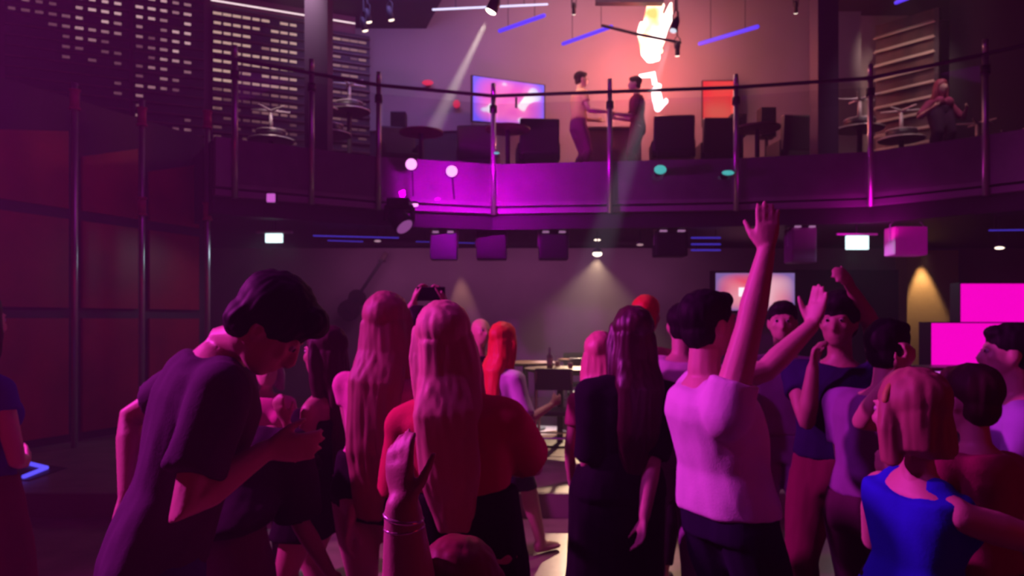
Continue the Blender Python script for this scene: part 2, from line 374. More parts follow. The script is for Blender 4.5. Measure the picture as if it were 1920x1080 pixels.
# ---------------- ceiling LEDs, lamps ----------------
def led(pa, pb, m, r, label, name='led_tube', cat='light tube', group=None):
    t = thing(name, label, cat, (pa+pb)/2, group)
    bm = B(); tube(bm, [pa, pb], r, 10); mesh_obj('tube', bm, m, t, smooth=True)
    for f in (0.2, 0.8):
        q = pa.lerp(pb, f)
        bm = B(); cyl(bm, q+V(0,0,r), V(q.x, q.y, 8.2), 0.006, 6); mesh_obj('hanger', bm, MT['black'], t)
G = 'suspended violet light tubes'
led(W(937, 58, 12.9), W(1020, 29, 12.1), MT['blue_led'], 0.034, 'violet light tube left of the flame, nearest the white lamp', group=G)
led(W(1056, 82, 13.4), W(1146, 50, 12.6), MT['blue_led'], 0.034, 'violet light tube ending just left of the flame', group=G)
led(W(1312, 82, 13.3), W(1420, 50, 12.5), MT['blue_led'], 0.034, 'violet light tube right of the flame', group=G)
led(W(1680, 5, 12.5), W(1706, -5, 12.2), MT['blue_led'], 0.03, 'violet light tube at the top edge, far right', group=G)
led(W(812, 18, 12.2), W(1026, 8, 12.0), MT['cool_led'], 0.016, 'long thin white light tube across the bright spotlight', group=None)
# dark rail passing the flame
bm = B(); tube(bm, [W(1130, 48, 12.0), W(1195, 64, 12.0), W(1275, 80, 12.0)], 0.025, 8); o = mesh_obj('truss_cable', bm, MT['rail'], base=W(1200, 64, 12.0), smooth=True); tag(o, 'dark cable crossing in front of the large flame', 'cable')
bm = B(); add_box(bm, W(1180, 2, 12.2), (1.1, 0.15, 0.1)); o = mesh_obj('ceiling_beam', bm, MT['dark']); o['kind'] = 'structure'
def par_can(p, target, label, lens, r=0.07, group=None, hang=8.2):
    t = thing('spotlight', label, 'spotlight', p, group)
    d = (Vector(target)-p).normalized()
    bm = B(); tube(bm, [p-d*0.22, p-d*0.16, p-d*0.01], [r*0.6, r, r*1.08], 16, False); mesh_obj('housing', bm, MT['black'], t, smooth=True)
    bm = B(); tube(bm, [p-d*0.02, p+d*0.005], r*0.95, 16, False); ellipsoid(bm, p, (r*.9, r*.9, r*.35), *frame(d)); mesh_obj('lens', bm, lens, t, smooth=True)
    x = frame(d)[0]; q = p-d*0.12
    bm = B(); tube(bm, [q+x*r*1.1, q+x*r*1.3+V(0,0,.14), q+V(0,0,.2), q-x*r*1.3+V(0,0,.14), q-x*r*1.1], 0.009, 6)
    if hang: tube(bm, [q+V(0,0,.2), V(q.x, q.y, hang)], 0.012, 6)
    mesh_obj('yoke', bm, MT['black'], t)
    return t
hot = emat('hot_white_lens', (1.0, 0.82, 0.66), 7)
par_can(W(920, 22, 11.25), W(785, 300, 11.6), 'bright white spotlight throwing a beam down to the left', hot, 0.085)
G = 'small warm ceiling lamps above the lattice wall'
for px, py, lab in ((692, 42, 'left small warm lamp of the upper pair near the ceiling'), (734, 38, 'right small warm lamp of the upper pair near the ceiling'), (685, 58, 'small warm lamp just below the other two')):
    par_can(W(px, py, 12.4), W(px+60, 300, 13), lab, MT['warm_lamp'], 0.05, G)
par_can(W(1270, 105, 12.0), W(1270, 300, 12.8), 'small warm lamp right below the flame', MT['warm_lamp'], 0.035)
par_can(W(1262, 58, 10.6), W(1105, 520, 9.9), 'pale spotlight sending a faint beam down past the flame', emat('pale_lens', (0.8, 0.85, 1), 1.0), 0.05)
par_can(W(1492, 24, 12.0), W(1488, 200, 13.6), 'spotlight near the right column with a faint cone', MT['warm_lamp'], 0.03)
par_can(W(1076, 26, 12.4), W(1076, 200, 14.2), 'spotlight above the barman with a faint cone', MT['warm_lamp'], 0.03)
light('SPOT', 'cone_light', W(1492, 28, 12.0), 70, (1.0, 0.7, 0.6), W(1488, 400, 13.2), 0.03, 26, 0.5)
light('SPOT', 'cone_light', W(1076, 28, 12.4), 50, (1.0, 0.7, 0.6), W(1076, 400, 13.6), 0.03, 24, 0.5)
# pink spots before the fascia
for px, py, tx, lab in ((771, 308, 960, 'pink glowing spotlight on the left before the violet mezzanine front'), (847, 321, 1010, 'pink glowing spotlight on the right before the violet mezzanine front')):
    p = W(px, py, 10.0)
    t = thing('spotlight', lab, 'spotlight', p, 'pink spotlights before the mezzanine front')
    bm = B(); ellipsoid(bm, p, (0.075, 0.05, 0.075)); mesh_obj('lens', bm, MT['pink_lamp'], t, smooth=True)
    bm = B(); tube(bm, [p+V(0.0,.03,0), p+V(0,.16,0.02)], [0.085, 0.05], 14, False); mesh_obj('housing', bm, MT['black'], t, smooth=True)
    bm = B(); tube(bm, [p+V(0,.12,-.05), V(p.x, 10.2 if px < 800 else 10.45, 3.3)], 0.012, 6); mesh_obj('bracket', bm, MT['black'], t)
# large flame, and a glowing shape for its reflection
def flame(name, pts, rad, label, tongues, m):
    bm = B(); tube(bm, pts, rad, 14)
    for tp, tr_ in tongues: tube(bm, tp, tr_, 10)
    for v in bm.verts:
        n = noise.noise_vector(v.co*7.0)*0.05; v.co += n
    o = mesh_obj(name, bm, m, base=pts[0], smooth=True); tag(o, label, 'flame', None); return o
fm = mat('fire', (0.1, 0.03, 0.01), 0.9, emit=(1, .7, .5), es=4.0)
noise_color(fm, [(0.30, (1.0, 0.22, 0.06)), (0.45, (1.0, 0.55, 0.38)), (0.55, (1.0, 0.84, 0.78))], 2.2)
D = 12.6
flame('flame', [W(1220, 98, D), W(1222, 70, D), W(1228, 40, D), W(1224, 15, D), W(1216, -4, D)], [0.17, 0.23, 0.19, 0.10, 0.03], 'large white-hot flame burst near the ceiling',
      [([W(1235, 60, D), W(1252, 35, D), W(1256, 8, D)], [0.14, 0.09, 0.02]), ([W(1228, 30, D), W(1240, 10, D), W(1236, -8, D)], [.1, .06, .02]), ([W(1218, 92, D), W(1208, 104, D)], [.12, .03]), ([W(1215, 80, D), W(1202, 62, D), W(1204, 45, D)], [0.1, 0.08, 0.03]), ([W(1225, 85, D), W(1240, 95, D)], [0.12, 0.05])], fm)
fw = emat('flame_reflection', (1.0, 0.80, 0.80), 3.2)  # glowing mesh in place of the big flame mirrored in the glass
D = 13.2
flame('flame', [W(1234, 200, D), W(1232, 188, D), W(1228, 172, D), W(1236, 160, D)], [0.07, 0.09, 0.07, 0.055], 'small glowing shape modelled for the reflection of the large flame, beside the standing couple', [([W(1228, 156, D), W(1225, 141, D), W(1203, 144, D)], [0.05, 0.045, 0.02]), ([W(1240, 198, D), W(1246, 188, D)], [0.05, 0.04])], fw)  # not a second flame: stands in for the large flame's reflection in the glass
light('POINT', 'flame_reflection_light', W(1232, 172, 12.9), 60, (1.0, 0.3, 0.25), None, 0.1)

# ---------------- screens ----------------
def screen_mat(name, cols, scale, strength, edge, half, off=(0, 0, 0)):
    """noise picture fading to an edge colour towards the rim (object space X, Z)"""
    m = mat(name, (0.01, 0.01, 0.01), 0.3, emit=(1, 1, 1), es=strength)
    nt = m.node_tree; b = nt.nodes['Principled BSDF']; N = nt.nodes.new
    tc = N('ShaderNodeTexCoord'); mp = N('ShaderNodeMapping'); mp.inputs['Location'].default_value = off; n = N('ShaderNodeTexNoise'); n.inputs['Scale'].default_value = scale; n.inputs['Detail'].default_value = 1.0
    r = N('ShaderNodeValToRGB'); cr = r.color_ramp
    while len(cr.elements) < len(cols): cr.elements.new(0.5)
    for e, (p, c) in zip(cr.elements, cols): e.position = p; e.color = (*c, 1)
    sp = N('ShaderNodeSeparateXYZ'); nt.links.new(tc.outputs['Object'], sp.inputs[0]); nt.links.new(tc.outputs['Object'], mp.inputs['Vector']); nt.links.new(mp.outputs['Vector'], n.inputs['Vector']); nt.links.new(n.outputs['Fac'], r.inputs['Fac'])
    def mth(op, a, v):
        q = N('ShaderNodeMath'); q.operation = op; nt.links.new(a, q.inputs[0])
        if hasattr(v, 'type') or not isinstance(v, (int, float)): nt.links.new(v, q.inputs[1])
        else: q.inputs[1].default_value = v
        return q.outputs[0]
    ax = mth('POWER', mth('ABSOLUTE', mth('DIVIDE', sp.outputs['X'], half[0]), 0), 4.0)
    az = mth('POWER', mth('ABSOLUTE', mth('DIVIDE', sp.outputs['Z'], half[1]), 0), 4.0)
    s = mth('MINIMUM', mth('ADD', ax, az), 1.0)
    mx = N('ShaderNodeMix'); mx.data_type = 'RGBA'; nt.links.new(s, mx.inputs['Factor']); nt.links.new(r.outputs['Color'], mx.inputs['A']); mx.inputs['B'].default_value = (*edge, 1)
    nt.links.new(mx.outputs['Result'], b.inputs['Emission Color'])
    return m
def tv(name, corners, m, label, cat, th=0.05, bez=0.02, group=None):
    """corners TL TR BR BL"""
    c = sum(corners, Vector())/4; t = thing(name, label, cat, c, group)
    n = (corners[1]-corners[0]).cross(corners[3]-corners[0]).normalized()
    if n.y < 0: n = -n
    bm = B(); quad_prism(bm, corners, n, 0.006); mesh_obj('screen', bm, m, t)
    ex = [c+(p-c)*(1+bez*2)+n*0.004 for p in corners]
    bm = B(); quad_prism(bm, ex, n, th); mesh_obj('casing', bm, MT['black'], t)
    bm = B(); wy = (13.5 if c.z < 3 else 14.6)-c.y; add_box(bm, c+V(0, wy/2+th*.4, 0), (0.3, max(wy-th, .05), 0.2)); mesh_obj('wall_bracket', bm, MT['black'], t)
    return t
m = screen_mat('pink_and_blue_picture', [(0.40, (0.80, 0.08, 0.50)), (0.60, (1.0, 0.18, 0.55)), (0.64, (1.0, 0.9, 0.95))], 2.6, 1.25, (0.14, 0.10, 0.95), (0.66, 0.46), (0.35, 0, 0.15))
tv('television', [W(887, 142, 13.6), W(1020, 160, 14.15), W(1020, 236, 14.15), W(887, 226, 13.6)], m, 'wall television showing a pink picture with blue edges', 'television')
m = screen_mat('red_picture', [(0.35, (0.95, 0.02, 0.03)), (0.6, (0.85, 0.12, 0.08))], 1.2, 1.0, (0.9, 0.03, 0.04), (0.36, 0.45))
tv('light_panel', [W(1318, 152, 14.4), W(1384, 152, 14.4), W(1384, 236, 14.4), W(1318, 236, 14.4)], m, 'glowing red panel on the upper back wall, right of the flame', 'light panel')
m = screen_mat('salmon_picture', [(0.42, (1.0, 0.08, 0.14)), (0.5, (1.0, 0.25, 0.32)), (0.70, (1.0, 0.50, 0.60))], 1.3, 0.9, (0.25, 0.15, 0.45), (0.68, 0.33), (1.1, 0, .3))
t = tv('television', [W(1342, 512, 12.8), W(1490, 512, 12.8), W(1490, 582, 12.8), W(1342, 582, 12.8)], m, 'wall television with a salmon red picture below the mezzanine, behind the raised arms', 'television', 0.08, 0.06)
bm = B(); quad_prism(bm, [W(1385, 539, 12.79), W(1400, 539, 12.79), W(1400, 556, 12.79), W(1385, 556, 12.79)], (0, -1, 0), 0.004); mesh_obj('white_picture_patch', bm, emat('white_patch', (1, .85, .95), 1.2), t)
for px, py in ((802, 155), (856, 195)):
    p = W(px, py, 14.45); t = thing('wall_lamp', 'small round red wall lamp ' + ('upper one of two left of the pink television' if px < 830 else 'lower one of two left of the pink television'), 'wall lamp', p, 'red wall lamps')
    bm = B(); ellipsoid(bm, p, (0.11, 0.04, 0.055) if px < 830 else (0.07, .04, .08)); mesh_obj('lens', bm, emat('red_lens', (0.9, 0.03, 0.1), 0.8), t, smooth=True)
    bm = B(); cyl(bm, p+V(0, .02, 0), p+V(0, .14, 0), 0.05); mesh_obj('base', bm, MT['black'], t)
# magenta light wall at the right
def glow_box(name, a, b, D, dep, m, label, frame_w=0.03):
    """pixel rectangle a..b at depth D as a lightbox"""
    p, q = W(a[0], a[1], D), W(b[0], b[1], D); c = (p+q)/2
    t = thing(name, label, 'light panel', (c.x, D, q.z), 'magenta light panels of the bar')
    bm = B(); add_box(bm, (c.x, D+0.01, c.z), (abs(q.x-p.x), 0.02, abs(p.z-q.z)), None, 0.004); mesh_obj('diffuser', bm, m, t)
    bm = B(); add_box(bm, (c.x, D+dep/2+0.02, c.z), (abs(q.x-p.x)+frame_w, dep, abs(p.z-q.z)+frame_w)); mesh_obj('cabinet', bm, MT['black'], t)
glow_box('light_panel', (1803, 532), (2010, 614), 9.2, 0.2, MT['magenta_panel'], 'tall magenta light panel at the right edge, upper one')
glow_box('light_panel', (1748, 606), (2010, 686), 8.9, 0.25, MT['magenta_panel'], 'wide magenta light panel at the right edge, lower one above the counter')
glow_box('light_panel', (1752, 694), (1846, 722), 8.5, 0.2, emat('lilac_light_panel', (0.85, 0.12, 0.9), 0.9), 'small lilac light panel under the bar counter line')
bm = B(); add_box(bm, W(1830, 690, 8.6)+V(0.5, 0, 0), (2.3, 0.5, 0.045), None, 0.01); tag(mesh_obj('bar_counter', bm, MT['wood']), 'dark bar counter in front of the magenta light panels', 'bar counter')
bm = B(); add_box(bm, (6.3, 8.95, 0.55), (2.4, 0.08, 0.68)); mesh_obj('wall_bar_front', bm, MT['dark'])['kind'] = 'structure'
# dark doorway and warm pier on the lower back wall
bm = B(); add_box(bm, (W(1605, 0, 13.2).x, 13.44, 1.35), (2.0, 0.1, 2.3)); mesh_obj('door_1', bm, mat('navy_door', (0.015, 0.006, 0.03), 0.5))['kind'] = 'structure'
bm = B(); add_box(bm, (W(1755, 0, 13.0).x, 13.3, 1.5), (0.9, 0.4, 2.65)); mesh_obj('wall_pier_lower', bm, mat('ochre_plaster', (0.55, 0.38, 0.2), 0.8, bump=0.2, bscale=15))['kind'] = 'structure'

# ---------------- hung from the mezzanine ----------------
def hung_speaker(px0, px1, py0, py1, D, m, label, lamps=True):
    a, b = W(px0, py0, D), W(px1, py1, D); c = (a+b)/2; t = thing('hanging_speaker', label, 'loudspeaker', (c.x, D, a.z), 'loudspeakers hung under the mezzanine')
    w_, h = b.x-a.x, a.z-b.z
    bm = B(); add_box(bm, (c.x, D+0.15, c.z), (w_, 0.3, h), None, 0.02); mesh_obj('cabinet', bm, m, t)
    bm = B(); add_box(bm, (c.x, D-0.004, c.z), (w_*0.86, 0.012, h*0.84), None, 0.003); mesh_obj('grille', bm, MT['black'] if m is MT['black'] else m, t)
    bm = B()
    for s in (-1, 1): tube(bm, [V(c.x+s*w_*.51, D+.12, c.z), V(c.x+s*w_*.51, D+.12, min(a.z+.03, 2.91)), V(c.x+s*w_*.4, D+.12, 2.93)], 0.012, 6)
    mesh_obj('bracket', bm, MT['steel'], t)
    if lamps:
        for s in (-1, 1):
            bm = B(); add_box(bm, (c.x+s*w_*.28, D-.03, a.z+0.005), (w_*.22, 0.05, 0.022), None, 0.004); mesh_obj('indicator_lamp', bm, emat('mauve_lamp', (0.8, 0.35, 0.75), 0.45), t)
gs = mat('grey_cabinet', (0.16, 0.12, 0.2), 0.4); ps = mat('plum_cabinet', (0.35, 0.08, 0.32), 0.5)
hung_speaker(806, 856, 436, 486, 10.85, gs, 'grey loudspeaker under the mezzanine with two small lamps, leftmost of the row')
hung_speaker(893, 950, 434, 486, 11.1, MT['black'], 'black loudspeaker under the mezzanine, second from left', False)
hung_speaker(1011, 1066, 436, 486, 11.0, MT['black'], 'black loudspeaker under the mezzanine, third from left with faint lamps')
hung_speaker(1230, 1290, 434, 480, 10.8, MT['black'], 'black loudspeaker under the mezzanine, left of the blue striped grille')
hung_speaker(1484, 1532, 426, 492, 10.5, ps, 'plum loudspeaker hung right of the raised hand')
hung_speaker(1678, 1740, 424, 478, 9.95, mat('magenta_cabinet', (0.7, 0.08, 0.45), 0.5, emit=(0.5, 0.0, 0.35), es=0.25), 'glowing plum box hung at the far right of the mezzanine', False)
def exit_sign(px0, px1, py0, py1, D, label):
    a, b = W(px0, py0, D), W(px1, py1, D); c = (a+b)/2; t = thing('exit_sign', label, 'sign', (c.x, D, a.z), 'lit signs under the mezzanine')
    bm = B(); add_box(bm, (c.x, D, c.z), (b.x-a.x, 0.05, a.z-b.z), None, 0.01); mesh_obj('light_face', bm, emat('cold_white_face', (0.72, 0.97, 1.0), 1.6), t)
    bm = B(); add_box(bm, (c.x, D+.02, a.z+.02), (b.x-a.x+.25, 0.06, 0.025)); mesh_obj('top_bar', bm, MT['steel'], t)
    bm = B(); cyl(bm, (c.x, D+.02, a.z+.02), (c.x, D+.02, 2.95), 0.01, 8); mesh_obj('hanger', bm, MT['black'], t)
    light('AREA', 'sign_light', (c.x, D-.05, c.z-.03), 8, (0.6, 0.9, 1.0), (c.x, D-.6, 0.5), 0.2)
exit_sign(498, 530, 438, 455, 9.95, 'small cold white lit sign at the left under the mezzanine')
exit_sign(1586, 1628, 442, 468, 10.3, 'larger cold white lit sign at the right beside the raised hand')
G = 'blue light strips under the mezzanine'
def strip(pa, pb, r, label, m=None):
    t = thing('led_strip', label, 'light strip', pa, G)
    bm = B(); tube(bm, [pa, pb], r, 8); mesh_obj('tube', bm, m or MT['blue_dim'], t)
    for f_ in (.15, .85):
        q = pa.lerp(pb, f_); bm = B(); cyl(bm, q, V(q.x, q.y, 2.925), .004, 6); mesh_obj('hanger', bm, MT['black'], t)
strip(W(588, 442, 10.6), W(747, 446, 10.8), 0.010, 'long blue light strip under the mezzanine, left of the grey loudspeaker')
strip(W(615, 451, 10.9), W(680, 453, 10.9), 0.008, 'shorter blue light strip just below the long one')
for i, y in enumerate((446, 458, 469)):
    strip(W(1297, y, 10.9), W(1350, y, 10.9), 0.013, 'blue light strip in the stack of three, ' + ('top', 'middle', 'bottom')[i])
strip(W(1855, 432, 9.5), W(1930, 431, 9.3), 0.010, 'blue light strip at the right edge under the mezzanine')
strip(W(780, 453, 11.3), W(890, 456, 11.3), 0.006, 'faint blue light strip behind the grey loudspeaker')
# small lamps
def small_lamp(px, py, D, r, m, label, name='downlight', cat='lamp', flat=0.6, up=0.0):
    p = W(px, py, D); t = thing(name, label, cat, p)
    bm = B(); ellipsoid(bm, p, (r, r*.6, r*flat)); mesh_obj('lens', bm, m, t, smooth=True)
    bm = B(); tube(bm, [p+V(0,0,r*.3), p+V(0,0,r*1.1)], [r*1.15, r*.7], 12, False)
    if up: tube(bm, [p+V(0,0,r), V(p.x, p.y, up)], 0.008, 6)
    mesh_obj('housing', bm, MT['black'], t, smooth=True)
small_lamp(1120, 476, 11.0, 0.07, emat('bright_warm_lens', (1.0, 0.85, 0.72), 2.5), 'bright warm downlight hanging under the mezzanine centre', up=2.93)
small_lamp(1120, 450, 11.2, 0.05, MT['warm_lamp'], 'faint small lamp just above the bright warm downlight', up=2.93, flat=.3)
small_lamp(1200, 459, 11.0, 0.05, emat('dim_warm', (0.9, 0.5, 0.6), 0.5), 'dim small lamp right of the bright warm downlight', up=2.93, flat=.3)
small_lamp(708, 452, 10.9, 0.05, emat('dim_warm_b', (0.9, 0.5, 0.7), 0.5), 'dim small lamp at the end of the long blue strip', up=2.93, flat=.3)
small_lamp(1874, 465, 9.5, 0.06, MT['warm_lamp'], 'small white lamp near the right edge above the magenta panels', up=2.93, flat=.3)
for px, py, D, m, lab in ((565, 290, 9.9, emat('pink_square', (1.0, 0.12, 0.5), 0.75), 'small square pink lamp left of the aubergine column'),
                       (603, 291, 10.3, emat('peach_square', (1.0, 0.5, 0.35), 0.8), 'small square peach lamp at the foot of the aubergine column'),
                       (508, 371, 9.45, emat('violet_square', (0.85, 0.15, 0.85), 0.7), 'small square violet lamp low on the dark mezzanine front')):
    p = W(px, py, D); t = thing('marker_glow', lab, 'lamp', p, 'small square marker lamps')
    bm = B(); add_box(bm, p, (0.11, 0.03, 0.11), None, 0.015); mesh_obj('lens', bm, m, t)
    bm = B(); add_box(bm, p+V(0, .04, 0), (0.13, 0.06, 0.13), None, 0.01); mesh_obj('housing', bm, MT['black'], t)
for px, py, D, lab in ((1238, 318, 10.3, 'teal sign reflection modelled on the mezzanine front below the reflected flame'), (1365, 324, 10.25, 'flat teal sign reflection modelled on the mezzanine front beside the third steel post from right'), (931, 287, 10.4, 'tiny teal glow near the middle post')):  # reflections of the lit signs in the glass, modelled as glowing bodies
    p = W(px, py, D); s = 0.085 if px != 931 else 0.04
    t = thing('marker_glow', lab, 'lamp', p, 'teal glows modelled for sign reflections')
    bm = B(); ellipsoid(bm, p, (s, 0.03, s*(0.75 if px == 1238 else 0.4))); mesh_obj('lens', bm, MT['cyan_reflection'], t, smooth=True)
    bm = B(); cyl(bm, p+V(0, .01, 0), p+V(0, .2, 0), s*.6); mesh_obj('housing', bm, MT['black'], t)
# moving head light
p = W(748, 398, 10.0); t = thing('moving_head_light', 'black moving head light on the mezzanine edge beside the violet front', 'stage light', p+V(0,0,-.25))
bm = B(); add_box(bm, p+V(0, 0, .13), (0.3, 0.26, 0.1), None, 0.02); mesh_obj('base', bm, MT['black'], t)
bm = B(); tube(bm, [p+V(-.17, 0, .08), p+V(-.19, 0, -.1), ], 0.03, 8); tube(bm, [p+V(.17, 0, .08), p+V(.19, 0, -.1)], 0.03, 8); add_box(bm, p+V(0,0,.06), (.38, .1, .04)); mesh_obj('yoke', bm, MT['black'], t)
bm = B(); d = V(.5, -.3, -.6).normalized(); tube(bm, [p+V(0,0,-.1)-d*.16, p+V(0,0,-.1)-d*.1, p+V(0,0,-.1)+d*.14], [0.08, .13, .14], 16, False); mesh_obj('head', bm, MT['black'], t, smooth=True)
bm = B(); ellipsoid(bm, p+V(0,0,-.1)+d*.14, (.12, .12, .03), *frame(d)); mesh_obj('lens', bm, emat('violet_lens', (0.8, 0.2, 0.8), 0.3), t, smooth=True)
bm = B(); tube(bm, [p+V(0, 0.05, .16), p+V(0, .62, .17)], 0.03, 8); mesh_obj('bracket', bm, MT['black'], t)
small_lamp(778, 384, 10.2, 0.045, MT['pink_lamp'], 'small pink lamp touching the moving head light')
# guitar on the back wall
gc = W(662, 572, 13.38); gd = (W(706, 506, 13.38)-gc).normalized(); gx = V(gd.z, 0, -gd.x)
t = thing('guitar', 'dark guitar hung slanting on the grey back wall', 'guitar', gc)
outl = []
for i in range(40):
    a = 2*math.pi*i/40; s = math.cos(a)
    r = 0.235 - 0.035*math.cos(a) + 0.045*math.cos(2*a)
    outl.append(gc + gd*(0.30*s) + gx*(math.sin(a)*(r*0.95-0.055*math.exp(-((s-0.15)/0.22)**2))))
bm = B(); quad_prism(bm, outl, (0, -1, 0), 0.09); mesh_obj('body', bm, mat('dark_guitar_wood', (0.03, 0.01, 0.02), 0.5), t)
bm = B(); q = gc+gd*0.6+V(0, -.09, 0); Mx = Matrix((gx, V(0,1,0), gd)).transposed(); add_box(bm, q, (0.055, 0.03, 0.75), Mx, .004); mesh_obj('neck', bm, MT['black'], t)
bm = B(); add_box(bm, gc+gd*1.04+V(0,-.09,0), (0.085, 0.025, 0.16), Mx, .008); mesh_obj('headstock', bm, MT['wood'], t)
bm = B(); cyl(bm, gc+gd*.1+V(0,-.089,0), gc+gd*.1+V(0,-.094,0), 0.055, 20); mesh_obj('sound_hole', bm, MT['black'], t)
bm = B(); add_box(bm, gc-gd*.14+V(0,-.1,0), (0.14, 0.02, 0.03), Mx); mesh_obj('bridge', bm, MT['black'], t)
bm = B(); q = gc+gd*.95; cyl(bm, q+V(.03, -.1, 0), q+V(.03, .13, 0), .012, 8); cyl(bm, q+V(-.05, -.1, 0), q+V(-.05, .13, 0), .012, 8); mesh_obj('wall_hook', bm, MT['black'], t)
# blue arrow of light lying on the platform at the left
a, b, c = V(-4.30, 6.58, .22), V(-4.352, 6.98, .22), V(-4.71, 7.23, .22)
o = thing('neon_arrow', 'small blue glowing floor arrow pointing right, low at the left edge', 'floor light', (b.x, b.y, 0.2))
bm = B(); tube(bm, [a, b], 0.02, 8); tube(bm, [b, c], 0.02, 8); mesh_obj('neon_tube', bm, emat('blue_neon', (0.10, 0.08, 1.0), 1.2), o, smooth=True)
bm = B(); d_ = .05; quad_prism(bm, [V(-4.2, 6.5, .2), V(-4.2, 7.05, .2), V(-4.8, 7.35, .2), V(-4.8, 6.5, .2)], (0, 0, 1), .006); mesh_obj('base_plate', bm, MT['black'], o)
# ---------------- people ----------------
def cloth(name, col, rough=0.9):
    m = mat(name, col, rough, bump=0.12, bscale=140); m.node_tree.nodes['Principled BSDF'].inputs['Specular IOR Level'].default_value = 0.15; return m
SKIN = mat('skin', (0.62, 0.36, 0.30), 0.5, bump=0.08, bscale=200)
SKIN_TAN = mat('tanned_skin', (0.42, 0.22, 0.18), 0.5, bump=0.08, bscale=200)
EYE = mat('eye_white', (0.5, 0.45, 0.45), 0.4); IRIS = mat('dark_iris', (0.02, 0.01, 0.01), 0.1)
def remesh(bm, voxel, smooth=3):
    """union of overlapping closed shapes -> one smooth skin"""
    bmesh.ops.recalc_face_normals(bm, faces=bm.faces)
    me = bpy.data.meshes.new('tmp'); bm.to_mesh(me); bm.free()
    ob = bpy.data.objects.new('tmp', me); COL.objects.link(ob)
    md = ob.modifiers.new('r', 'REMESH'); md.mode = 'VOXEL'; md.voxel_size = voxel; md.adaptivity = 0
    ms = ob.modifiers.new('s', 'SMOOTH'); ms.iterations = smooth; ms.factor = 0.5
    dg = bpy.context.evaluated_depsgraph_get(); ev = ob.evaluated_get(dg)
    out = B(); out.from_mesh(ev.to_mesh()); ev.to_mesh_clear()
    bpy.data.objects.remove(ob); bpy.data.meshes.remove(me)
    return out
def folds(bm, amp, scale, stretch=(1, 1, 1), along=None):
    bm.normal_update()
    for v in bm.verts:
        p = Vector((v.co.x*stretch[0], v.co.y*stretch[1], v.co.z*stretch[2]))*scale
        v.co += v.normal*(noise.noise(p)*amp + noise.noise(p*2.3)*amp*0.4)
def ell_ring(c, X, Y, a, b, n=20, p=2.4):
    r = []
    for i in range(n):
        t = 2*math.pi*i/n; ct, st = math.cos(t), math.sin(t)
        r.append(c + X*(a*math.copysign(abs(ct)**(2/p), ct)) + Y*(b*math.copysign(abs(st)**(2/p), st)))
    return r
def ik(a, c, l1, l2, pole):
    """joint between a and c with segment lengths l1, l2, bent towards pole"""
    d = c-a; L = d.length; m = (l1+l2)*0.995
    if L > m: c = a + d*(m/L); d = c-a; L = m
    L = max(L, abs(l1-l2)+0.01); dn = d.normalized()
    x = (l1*l1 - l2*l2 + L*L)/(2*L); h = math.sqrt(max(0, l1*l1-x*x))
    q = pole - dn*pole.dot(dn); q.normalize()
    return a + dn*x + q*h, c
def hand_parts(bm, wrist, d, n, S, side, curl=0.35, spread=0.10, thumb=0.7, rs=1.0):
    """d: wrist->fingers, n: palm normal, side +1: thumb on +x (x = n cross d side)"""
    d = d.normalized(); n = (n - d*n.dot(d)).normalized(); x = d.cross(n)*side    # towards the thumb
    s = S
    palm = []
    for f, w_, t_ in ((0.0, .026, .018), (0.03, .033, .017), (0.06, .040, .015), (0.088, .041, .013)):
        palm.append(ell_ring(wrist+d*(f*s), x, n, w_*s*rs, t_*s*rs, 12))
    loft(bm, palm)
    for k, (ox, ln_, r) in enumerate(((.030, .074, .0092), (.010, .083, .0096), (-.011, .077, .0092), (-.030, .060, .0080))):
        b = wrist + d*(.080*s) + x*(ox*s)
        a0 = spread*(1.2-k*0.8); c = curl*(0.8+0.15*k)
        fd = (d*math.cos(a0) + x*math.sin(a0)).normalized()
        p = [b]; ang = c*0.5
        for seg in (0.45, 0.32, 0.23):
            q = fd*math.cos(ang) + n*math.sin(ang); p.append(p[-1]+q*(ln_*s*seg)); ang += c
        tube(bm, p, [r*s*rs*1.05, r*s*rs, r*s*rs*.93, r*s*rs*.8], 8)
    b = wrist + d*(.022*s) + x*(.022*s)
    t1 = (d*math.cos(thumb) + x*math.sin(thumb) + n*0.25).normalized(); t2 = (d*math.cos(thumb*.6) + x*math.sin(thumb*.6) + n*.35).normalized()
    tube(bm, [b, b+t1*.042*s, b+t1*.042*s+t2*.030*s, b+t1*.042*s+t2*.054*s], [.016*s*rs, .0125*s*rs, .0105*s*rs, .0085*s*rs], 8)
